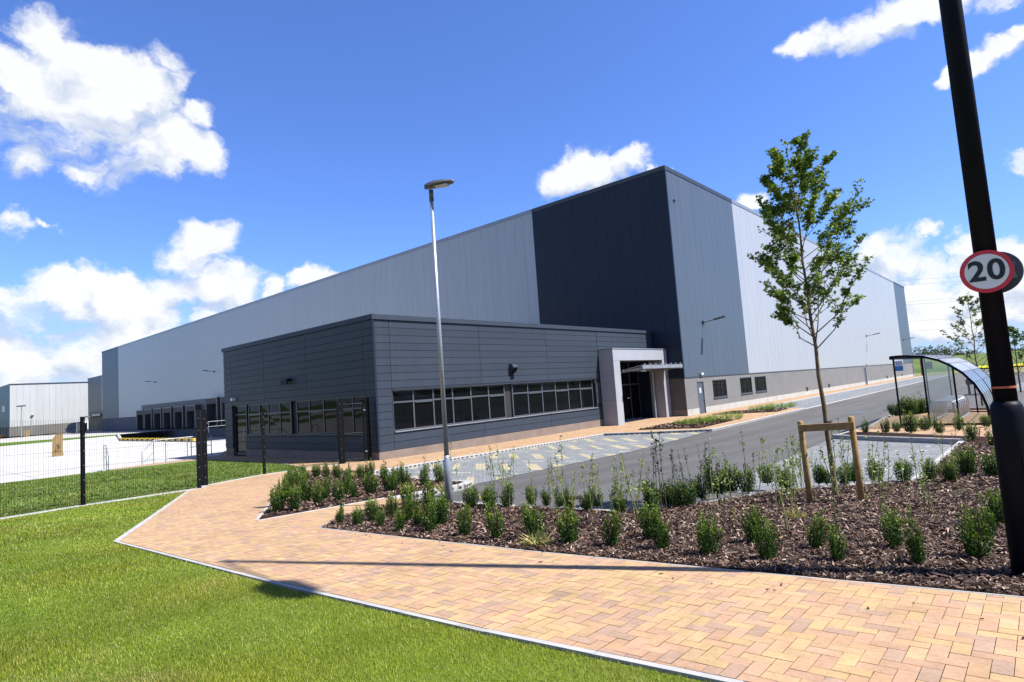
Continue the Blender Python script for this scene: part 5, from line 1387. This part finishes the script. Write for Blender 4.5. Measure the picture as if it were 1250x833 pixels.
# ------------------------------------------------------------------ trees
def tree(name, label, base, height, lean, crown_r, z_first, nb, nleaf, leafL, seed, trunk_r, leafcols, mat='bark', sides=8, six=True, fork=False):
    g = random.Random(seed); gn = np.random.default_rng(seed)
    root = thing(name, label, 'tree', base)
    mb = MB(); N = 12; tr = []
    wob = [(g.gauss(0, .012), g.gauss(0, .012)) for _ in range(N + 1)]
    for k in range(N + 1):
        f = k / N; p = Vector(base) + Vector(lean) * f * height + Vector((wob[k][0], wob[k][1], 0)) * height * .25 * min(1, f * 2) + Vector((0, 0, f * height * .97))
        tr.append(p)
    rad = [trunk_r * (1.15 if k == 0 else 1) * (1 - .88 * (k / N) ** 1.1) for k in range(N + 1)]
    tr[0] = tr[0] - Vector((0, 0, .15))
    mb.tube(tr, rad, sides, False)
    def trunk_at(z):
        f = z / (height * .97) * N; i = max(0, min(N - 1, int(f))); return tr[i].lerp(tr[i + 1], f - i), rad[i] + (rad[i + 1] - rad[i]) * (f - i)
    tips = []
    for b in range(nb):
        fz = (b + g.uniform(0, .8)) / nb; z = z_first + (height * .93 - z_first) * fz ** 1.05
        p, r = trunk_at(z); az = b * 2.4 + g.uniform(-.5, .5)
        R = crown_r(fz, az); L = R * g.uniform(.85, 1.15)
        rise = g.uniform(.9, 1.5) * (1.0 if fz < .5 else .9)
        e = p + Vector((math.cos(az) * L, math.sin(az) * L, L * rise))
        m = p.lerp(e, .45) + Vector((math.cos(az) * L * .1, math.sin(az) * L * .1, -L * .10)); m2 = p.lerp(e, .75) + Vector((g.gauss(0, .03), g.gauss(0, .03), -L * .02))
        br = max(.004, r * .42)
        mb.tube([p, m, m2, e], [br, br * .7, br * .45, .0025], 5, False)
        pl = [p, m, m2, e]
        tips += [(m2, e, 1.0), (m, m2, .6)]
        for s in range(g.randint(3, 5)):
            q = g.uniform(.25, .95); i = min(2, int(q * 3)); c = pl[i].lerp(pl[i + 1], q * 3 - i)
            a2 = az + g.uniform(-1.3, 1.3); l2 = L * g.uniform(.25, .5)
            e2 = c + Vector((math.cos(a2) * l2, math.sin(a2) * l2, l2 * g.uniform(.6, 1.5)))
            mb.tube([c, c.lerp(e2, .5) + Vector((0, 0, -.02)), e2], [br * .4, br * .28, .002], 4, False); tips.append((c.lerp(e2, .35), e2, 1.2))
            for s3 in range(2):
                c3 = c.lerp(e2, g.uniform(.3, .8)); a3 = a2 + g.uniform(-1.2, 1.2); l3 = l2 * g.uniform(.3, .6); e3 = c3 + Vector((math.cos(a3) * l3, math.sin(a3) * l3, l3 * g.uniform(.3, 1.4)))
                mb.tube([c3, e3], [.003, .0015], 3, False); tips.append((c3, e3, .9))
    for k in range(3): tips.append((tr[-2], tr[-1] + Vector((g.gauss(0, .04), g.gauss(0, .04), .05)), 1.5))
    mb.build('trunk', M[mat], root, smooth=True)
    w = np.array([t[2] for t in tips]); w /= w.sum(); sel = gn.choice(len(tips), nleaf, p=w)
    # leaves gather in rosettes at a few points on every twig
    C_ = []; D_ = []; K_ = []
    for i in sel:
        a, b, _ = tips[i]; f = gn.choice([.2, .4, .6, .8, 1.0, 1.0]) + gn.uniform(-.06, .06); c = a.lerp(b, float(f))
        ang = gn.uniform(0, 2 * np.pi); el = gn.uniform(-.55, .75)
        dv = (math.cos(ang) * math.cos(el), math.sin(ang) * math.cos(el), math.sin(el))
        C_.append((c.x + dv[0] * .012 + gn.normal(0, .010), c.y + dv[1] * .012 + gn.normal(0, .010), c.z + gn.normal(0, .016))); D_.append(dv)
        base_c = leafcols[int(gn.integers(0, len(leafcols)))]; k = gn.uniform(.7, 1.35); K_.append([x * k for x in base_c])
    C_, D_, K_ = map(np.array, (C_, D_, K_)); L = gn.uniform(leafL * .7, leafL * 1.2, len(C_)); V, F, K = leafcloud(C_, D_, L, L * .95, K_, six=six)
    V = V - np.array(base)
    np_mesh('crown', V, F, np.clip(K, 0, 1), M['leaf'], root)
    return root
GR = [(.08, .14, .012), (.12, .20, .018), (.18, .28, .028), (.26, .36, .05)]
def cr_main(f, az):
    side = .5 + .5 * math.cos(az - math.radians(-15))
    if f < .12: r = .46
    elif f < .55: r = .54
    elif f < .8: r = .37
    else: r = .22
    if f < .5: r *= .82 + .36 * side
    return r
tree('young_tree', 'young staked street tree with airy green crown in the mulch bed', W(-5.39, 17.85), 5.0, (-.030, .0, 0), cr_main, 1.95, 54, 11500, .050, 21, .036, GR)
YG = [(.13, .18, .05), (.18, .23, .07), (.22, .26, .09), (.10, .14, .04)]
def cr_far(f, az): return 1.0 * (1 - f) ** .7 + .15
tree('young_tree', 'slender young tree with sparse pale leaves behind the cycle shelter', W(27.5, 17.5), 6.3, (0, 0, 0), cr_far, 1.5, 30, 1500, .12, 33, .05, YG)
tree('young_tree', 'bushy green young tree at the right edge beyond the black column', W(41.5, 18.9), 4.6, (0, 0, 0), lambda f, az: 1.1 * math.sin(math.pi * min(.95, f * .8 + .25)) + .2, 1.0, 26, 2200, .14, 35, .06, [(.07, .13, .025), (.10, .17, .03)])

# distant hedgerow trees on the horizon
def far_tree(label, x, y, w, h, seed, grp):
    g = np.random.default_rng(seed); gnd = -1.2
    root = thing('hedgerow_tree', label, 'tree', (x, y, gnd), grp)
    mb = MB(); mb.tube([Vector((x, y, gnd)), Vector((x, y, gnd + h * .5))], [.4, .25], 6); mb.build('trunk', M['bark'], root)
    n = 1500; nb = 14; bc = np.stack([g.uniform(-w * .42, w * .42, nb), g.uniform(-w * .3, w * .3, nb), g.uniform(h * .3, h * .78, nb)], 1); br = g.uniform(.16, .3, nb) * w
    br = np.minimum(br, h * .3)
    i = g.integers(0, nb, n); d = g.normal(size=(n, 3)); d /= np.linalg.norm(d, axis=1, keepdims=True)
    C_ = bc[i] + d * (br[i] * g.uniform(.6, 1.05, n))[:, None]; C_[:, 2] = np.maximum(C_[:, 2], .3)
    K_ = np.array([.035, .06, .018]) * g.uniform(.6, 1.6, (n, 1)); V, F, K = leafcloud(C_, g.normal(size=(n, 3)), g.uniform(.5, 1.1, n), g.uniform(.5, .9, n), K_)
    np_mesh('crown', V, F, K, M['leaf'], root)
FT = []
n = 0
r2 = random.Random(5)
x_ = 205.
while x_ < 430:
    n += 1; w = r2.uniform(16, 30); h = r2.uniform(7, 12.5)
    FT.append((x_, 330 + r2.uniform(-10, 25), w, h, 700 + n)); x_ += w * r2.uniform(.55, .85)
for k, t in enumerate(FT):
    far_tree('distant dark green hedgerow tree, %s from the left along the horizon' % ORD[min(k + 1, 40)], *t[:4], t[4], 'hedgerow trees on the horizon')
# yellow crop and dry verge between the road end and the fields: raised slightly over the terrain
def patch(name, pts, mat, h, uv=True):
    mb = MB(); P = [S(u, v, h) for u, v in pts]
    tr_ = tessellate_polygon([P])
    for t in tr_:
        q = [P[i] for i in t]
        if (q[1] - q[0]).cross(q[2] - q[0]).z < 0: q = q[::-1]
        mb.quad(q)
    o = mb.build(name, mat); o['kind'] = 'structure'
patch('dry_verge', [(104.2, 13.95), (150, 13.3), (150, 8), (122.6, 8), (122.6, -20), (160, -20), (165, 60), (97, 60), (97, 38)], M['scrub'], -.06)
patch('yellow_crop_field', [(166, 10), (166, 70), (235, 90), (235, 2)], M['rape'], .2)
# a timber screen at the far corner of the warehouse
ts = thing('timber_screen', 'dark slatted screen at the far foot of the grey warehouse', 'screen', S(124, 3, 0))
mb = MB()
for k in range(14): mb.box(122.6 + k * .35, 122.85 + k * .35, 3.4, 3.3, 0, 3.1)
mb.build('slats', M['seat'], ts)
for u in (122.7, 127.2):
    mb = MB(); mb.box(u, u + .15, 3.29, 3.1, 0, 3.2); mb.build('post', M['seat'], ts)

# ------------------------------------------------------------------ grass blades (stuff)
def blades(name, polyuv, zones, colset, label_kind='stuff'):
    poly = [tuple(XY(*p).to_2d()) for p in polyuv]; Vs = []; Ks = []
    for (d0, d1, dens, hgt, wid) in zones:
        # annulus sector in front of the camera
        a0, a1 = math.radians(38), math.radians(150)
        area = (d1 * d1 - d0 * d0) * (a1 - a0) / 2; n = int(area * dens)
        r = np.sqrt(rng.uniform(d0 * d0, d1 * d1, n)); a = rng.uniform(a0, a1, n)
        P = np.stack([r * np.cos(a), r * np.sin(a)], 1)
        P = P[inpoly(P, poly)]
        P = P[edge_dist(P, poly) > .0]
        n = len(P); k = np.floor(P[:, 1]); f = P[:, 1] - k
        G = np.array([gz0(q) for q in range(-5, 60)]); z = G[(k + 5).astype(int)] * (1 - f) + G[(k + 6).astype(int)] * f
        b = rng.uniform(0, 2 * np.pi, n); ln = rng.uniform(.1, .9, n); h = hgt * rng.uniform(.5, 1.25, n)
        # patches: some areas grow taller
        pt = .5 + .5 * np.sin(P[:, 0] * 1.9 + 1.3 * np.sin(P[:, 1] * 1.3)) * np.cos(P[:, 1] * 2.3 + np.sin(P[:, 0] * 1.1))
        h = h * (.75 + .5 * pt)
        w = wid * rng.uniform(.6, 1.4, n) / 2
        base = np.stack([P[:, 0], P[:, 1], z - .005], 1); sx_ = np.stack([-np.sin(b), np.cos(b), np.zeros(n)], 1)
        tip = base + np.stack([np.cos(b) * h * ln * .8, np.sin(b) * h * ln * .8, h], 1)
        Vs.append(np.stack([base - sx_ * w[:, None], base + sx_ * w[:, None], tip], 1).reshape(-1, 3))
        c = np.array(colset)[rng.integers(0, len(colset), n)] * rng.uniform(.75, 1.25, (n, 1))
        big = .5 + .5 * np.sin(P[:, 0] * .9 + 2 * np.sin(P[:, 1] * .5)) * np.sin(P[:, 1] * .8 + 1.7 * np.sin(P[:, 0] * .45))
        g2 = np.zeros(n)
        for q_ in range(9):
            th = q_ * 2.4; fr = 1.6 * 1.35 ** q_ * .8; g2 += np.sin((P[:, 0] * np.cos(th) + P[:, 1] * np.sin(th)) * fr + q_ * 1.7 + 1.2 * np.sin(P[:, 0] * fr * .37 + q_)) / (1 + .25 * q_)
        g2 = g2 / 2.6
        c = c * (.82 + .30 * big + .16 * g2)[:, None]; dry = np.clip(g2 - .55, 0, .6)[:, None]; c = c * (1 - dry) + np.array([.33, .30, .10]) * dry; c[:, 0] *= (.9 + .25 * pt); Ks.append(c)
    V = np.concatenate(Vs); K = np.clip(np.concatenate(Ks), 0, 1); F = np.arange(len(V)).reshape(-1, 3)
    o = np_mesh(name, V, F, K, M['grassblade']); o['kind'] = 'stuff'; return o
GC = [(.20, .27, .012), (.22, .29, .014), (.25, .32, .02), (.28, .34, .03), (.18, .24, .011), (.22, .29, .014), (.36, .37, .10)]
tag(blades('grass', LAWN1, [(2.2, 4.2, 21000, .021, .0030), (4.2, 7, 9500, .022, .0042), (7, 11, 3600, .025, .0068), (11, 19, 1100, .03, .013)], GC), kind='stuff')
tag(blades('grass', LAWN2, [(13, 20, 500, .045, .018), (20, 34, 160, .05, .032)], [(.10, .16, .018), (.13, .19, .025), (.18, .22, .045)]), kind='stuff')

# ------------------------------------------------------------------ bark chips (stuff)
def chips(name, polyuv, zones, amp=.02, z_off=.008):
    poly = [tuple(XY(*p).to_2d()) for p in polyuv]; Vs = []; Ks = []
    CC = np.array([(.045, .024, .017), (.08, .044, .030), (.14, .085, .062), (.25, .17, .125), (.42, .32, .25), (.02, .011, .008), (.20, .115, .065)])
    PW = np.array([.22, .20, .17, .10, .065, .20, .045])
    for (d0, d1, dens, ln, wd) in zones:
        a0, a1 = math.radians(33), math.radians(140); n = int((d1 * d1 - d0 * d0) * (a1 - a0) / 2 * dens)
        r = np.sqrt(rng.uniform(d0 * d0, d1 * d1, n)); a = rng.uniform(a0, a1, n); P = np.stack([r * np.cos(a), r * np.sin(a)], 1); P = P[inpoly(P, poly)]; P = P[edge_dist(P, poly) > ln * .3]
        n = len(P); k = np.floor(P[:, 1]); f = P[:, 1] - k; G = np.array([gz0(q) for q in range(-5, 60)]); z = G[(k + 5).astype(int)] * (1 - f) + G[(k + 6).astype(int)] * f
        b = rng.uniform(0, 2 * np.pi, n); t = rng.normal(0, .38, n); L = ln * rng.uniform(.4, 1.5, n) / 2; Wd = wd * rng.uniform(.5, 1.5, n) / 2
        dx = np.stack([np.cos(b) * np.cos(t), np.sin(b) * np.cos(t), np.sin(t)], 1) * L[:, None]; roll = rng.normal(0, .55, n)
        sy = np.stack([-np.sin(b) * np.cos(roll), np.cos(b) * np.cos(roll), np.sin(roll)], 1) * Wd[:, None]
        c = np.stack([P[:, 0], P[:, 1], z + z_off + np.abs(rng.normal(0, amp * .6, n))], 1)
        Vs.append(np.stack([c - dx - sy * .6, c + dx - sy, c + dx * 1.1 + sy * .5, c - dx * .8 + sy], 1).reshape(-1, 3))
        Ks.append(CC[rng.choice(len(CC), n, p=PW / PW.sum())] * rng.uniform(.7, 1.3, (n, 1)))
    V = np.concatenate(Vs); K = np.concatenate(Ks); F = np.arange(len(V)).reshape(-1, 4); o = np_mesh(name, V, F, K, M['chip']); o['kind'] = 'stuff'
chips('bark_chips', BED2, [(3.5, 6.5, 3000, .036, .011), (3.5, 8, 260, .075, .013), (6.5, 10, 1400, .042, .014), (10, 18, 420, .06, .022)])
chips('bark_chips', BED1, [(11, 25, 420, .06, .024)])
chips('bark_chips', BEDA, [(20, 45, 90, .10, .05)], .02, .035)
chips('bark_chips', BEDB, [(20, 60, 60, .12, .06)], .02, .035)

# loose bits on the path: a few chips kicked out of the bed
lb = MB()
for k in range(26):
    v = random.uniform(12.6, 20.5); u = -9.75 - abs(random.gauss(0, .22)); p = W(u, v, .012); a = random.uniform(0, 6.28); L = random.uniform(.006, .018)
    lb.obox(p, Vector((math.cos(a) * L, math.sin(a) * L, 0)), Vector((-math.sin(a) * L * .35, math.cos(a) * L * .35, 0)), Vector((0, 0, .002)), col=random.choice([(.1, .06, .04), (.2, .14, .1), (.06, .035, .025)]))
lo_ = lb.build('chip_litter', M['chip']); lo_['kind'] = 'stuff'

# ================================================================== WORLD, SUN, CAMERA
w = bpy.data.worlds.new('World'); scene.world = w; w.use_nodes = True; nt = w.node_tree; nt.nodes.clear()
out = nd(nt, 'ShaderNodeOutputWorld'); bg = nd(nt, 'ShaderNodeBackground'); bg.inputs['Strength'].default_value = SKY_STRENGTH
sky = nd(nt, 'ShaderNodeTexSky'); sky.sky_type = 'NISHITA'; sky.sun_disc = False
sky.sun_elevation = SUN_EL; sky.sun_rotation = math.pi / 2 - SUN_AZ
sky.air_density = 1.0; sky.dust_density = .25; sky.ozone_density = 2.2; sky.altitude = 60
hs = nd(nt, 'ShaderNodeVectorMath', operation='MULTIPLY'); hs.inputs[1].default_value = SKY_TINT; nt.links.new(sky.outputs[0], hs.inputs[0])
tc = nd(nt, 'ShaderNodeTexCoord'); D0 = tc.outputs['Generated']
def vm(op, a, b=None):
    n_ = nd(nt, 'ShaderNodeVectorMath', operation=op)
    for i, x in enumerate((a, b)):
        if x is None: continue
        if isinstance(x, tuple): n_.inputs[i].default_value = x
        else: nt.links.new(x, n_.inputs[i])
    return n_.outputs['Value'] if op in ('DISTANCE', 'DOT_PRODUCT', 'LENGTH') else n_.outputs[0]
def mt(op, a, b=None, clamp=False):
    n_ = nd(nt, 'ShaderNodeMath', operation=op, use_clamp=clamp)
    for i, x in enumerate((a, b)):
        if x is None: continue
        if isinstance(x, (int, float)): n_.inputs[i].default_value = x
        else: nt.links.new(x, n_.inputs[i])
    return n_.outputs[0]
sep = nd(nt, 'ShaderNodeSeparateXYZ'); nt.links.new(D0, sep.inputs[0])
def nz(vec, sc, det=8, rg=.6, col=False):
    n_ = nd(nt, 'ShaderNodeTexNoise'); n_.inputs['Scale'].default_value = sc; n_.inputs['Detail'].default_value = det; n_.inputs['Roughness'].default_value = rg
    nt.links.new(vec, n_.inputs['Vector']); return n_.outputs['Color' if col else 'Fac']
warp = vm('SUBTRACT', nz(D0, 9, 6, .6, True), (.5, .5, .5))
sc1 = nd(nt, 'ShaderNodeVectorMath', operation='SCALE'); nt.links.new(warp, sc1.inputs[0]); sc1.inputs['Scale'].default_value = .10
DW = vm('ADD', D0, sc1.outputs[0]); DS = vm('MULTIPLY', DW, (1, 1, 1.25))
def blobs(vec, wid):
    m_all = None
    for (x, y, z, r) in CLOUDS + CLOUDS2:
        if z < .27: r = r * 1.22
        m_ = mt('SUBTRACT', 1.0, mt('DIVIDE', vm('DISTANCE', vec, (x, y, z * 1.25)), r * wid)); m_all = m_ if m_all is None else mt('MAXIMUM', m_all, m_)
    return m_all
mask = blobs(DS, 1.25)
mask_up = blobs(vm('ADD', DS, (.006, -.004, .034)), 1.25)
# general fair-weather cloud everywhere the photograph does not look
gm = mt('MULTIPLY', mt('SUBTRACT', nz(vm('MULTIPLY', D0, (1, 1, 2.2)), 2.6, 5, .55), .53), 6.0)
behind = mt('MULTIPLY', mt('ADD', mt('MULTIPLY', sep.outputs[1], -1.0), .35), 6.0, True)
gm = mt('SUBTRACT', mt('MULTIPLY', mt('ADD', gm, 1.0), behind), 1.0); mask = mt('MAXIMUM', mask, gm)
st = nd(nt, 'ShaderNodeMapping'); st.inputs['Scale'].default_value = (1, 1, 1.7); nt.links.new(DW, st.inputs[0])
fb_ = nz(st.outputs[0], 9, 13, .62)
dens = mt('ADD', mt('MULTIPLY', mt('MINIMUM', mask, .55), 1.35), mt('MULTIPLY', mt('SUBTRACT', fb_, .5), 2.7))
dens = mt('MULTIPLY', dens, 1.0)
mr = nd(nt, 'ShaderNodeMapRange', interpolation_type='SMOOTHSTEP'); mr.inputs[1].default_value = .0; mr.inputs[2].default_value = .74
nt.links.new(dens, mr.inputs[0])
alpha = mt('MULTIPLY', mr.outputs[0], mt('MULTIPLY', mt('ADD', mask, .25), 5.0, True))
# cloud brightness: lit tops, blue-grey undersides
offv = vm('ADD', st.outputs[0], (0.02, -.005, .055)); f2 = nz(offv, 11, 8, .6)
lit = mt('ADD', mt('MULTIPLY', mt('SUBTRACT', fb_, f2), 2.0), .60)
lit = mt('ADD', lit, mt('MULTIPLY', mt('SUBTRACT', mask, mask_up), .85))
thick = mt('MULTIPLY', mt('SUBTRACT', dens, .6), .26, True)
lit = mt('SUBTRACT', lit, thick)
cr = nd(nt, 'ShaderNodeValToRGB'); e = cr.color_ramp.elements
e[0].position = .22; e[0].color = (.56, .65, .83, 1); e[1].position = .74; e[1].color = (.97, .985, 1.0, 1)
nt.links.new(lit, cr.inputs[0])
cm = nd(nt, 'ShaderNodeVectorMath', operation='SCALE'); nt.links.new(cr.outputs[0], cm.inputs[0]); cm.inputs['Scale'].default_value = CLOUD_V
# pale haze low over the horizon, then the clouds in front of it
hzf = mt('MULTIPLY', mt('SUBTRACT', 1.0, mt('MULTIPLY', mt('ABSOLUTE', sep.outputs[2]), 4.6), True), .6)
hc = nd(nt, 'ShaderNodeVectorMath', operation='SCALE'); hc.inputs[0].default_value = (.40, .60, 1.0); hc.inputs['Scale'].default_value = CLOUD_V * .85
mx2 = nd(nt, 'ShaderNodeMix', data_type='RGBA'); nt.links.new(hzf, mx2.inputs[0]); nt.links.new(hs.outputs[0], mx2.inputs[6]); nt.links.new(hc.outputs[0], mx2.inputs[7])
mx = nd(nt, 'ShaderNodeMix', data_type='RGBA'); nt.links.new(mt('MULTIPLY', alpha, .97), mx.inputs[0]); nt.links.new(mx2.outputs[2], mx.inputs[6]); nt.links.new(cm.outputs[0], mx.inputs[7])
nt.links.new(mx.outputs[2], bg.inputs[0]); nt.links.new(bg.outputs[0], out.inputs[0])

ld = bpy.data.lights.new('sun', 'SUN'); ld.energy = SUN_E; ld.angle = math.radians(.53); ld.color = (1.0, .955, .89)
lo = bpy.data.objects.new('sun', ld); COL.objects.link(lo)
sdir = Vector((math.cos(SUN_AZ) * math.cos(SUN_EL), math.sin(SUN_AZ) * math.cos(SUN_EL), math.sin(SUN_EL)))
lo.rotation_euler = sdir.to_track_quat('Z', 'Y').to_euler(); lo.location = (20, -10, 40)

cd = bpy.data.cameras.new('camera'); cam = bpy.data.objects.new('camera', cd); COL.objects.link(cam); scene.camera = cam
pit, rol = .083963, -.0693992
fw = Vector((0, math.cos(pit), math.sin(pit))); rt = Vector((1, 0, 0)); upv = rt.cross(fw)
RT = rt * math.cos(rol) + upv * math.sin(rol); UPV = -rt * math.sin(rol) + upv * math.cos(rol)
cam.matrix_world = Matrix.Translation(CAM) @ Matrix((RT, UPV, -fw)).transposed().to_4x4()
cd.sensor_width = 36; cd.lens = 36 * 722.12 / 1250; cd.clip_start = .05; cd.clip_end = 6000
scene.view_settings.view_transform = 'Standard'; scene.view_settings.look = 'None'; scene.view_settings.gamma = 1; scene.view_settings.exposure = EXPO
scene.render.engine = 'CYCLES'
scene.cycles.max_bounces = 6; scene.cycles.transparent_max_bounces = 12; scene.cycles.use_denoising = True; scene.cycles.use_adaptive_sampling = True
scene.cycles.adaptive_threshold = .02; scene.cycles.caustics_reflective = False; scene.cycles.caustics_refractive = False
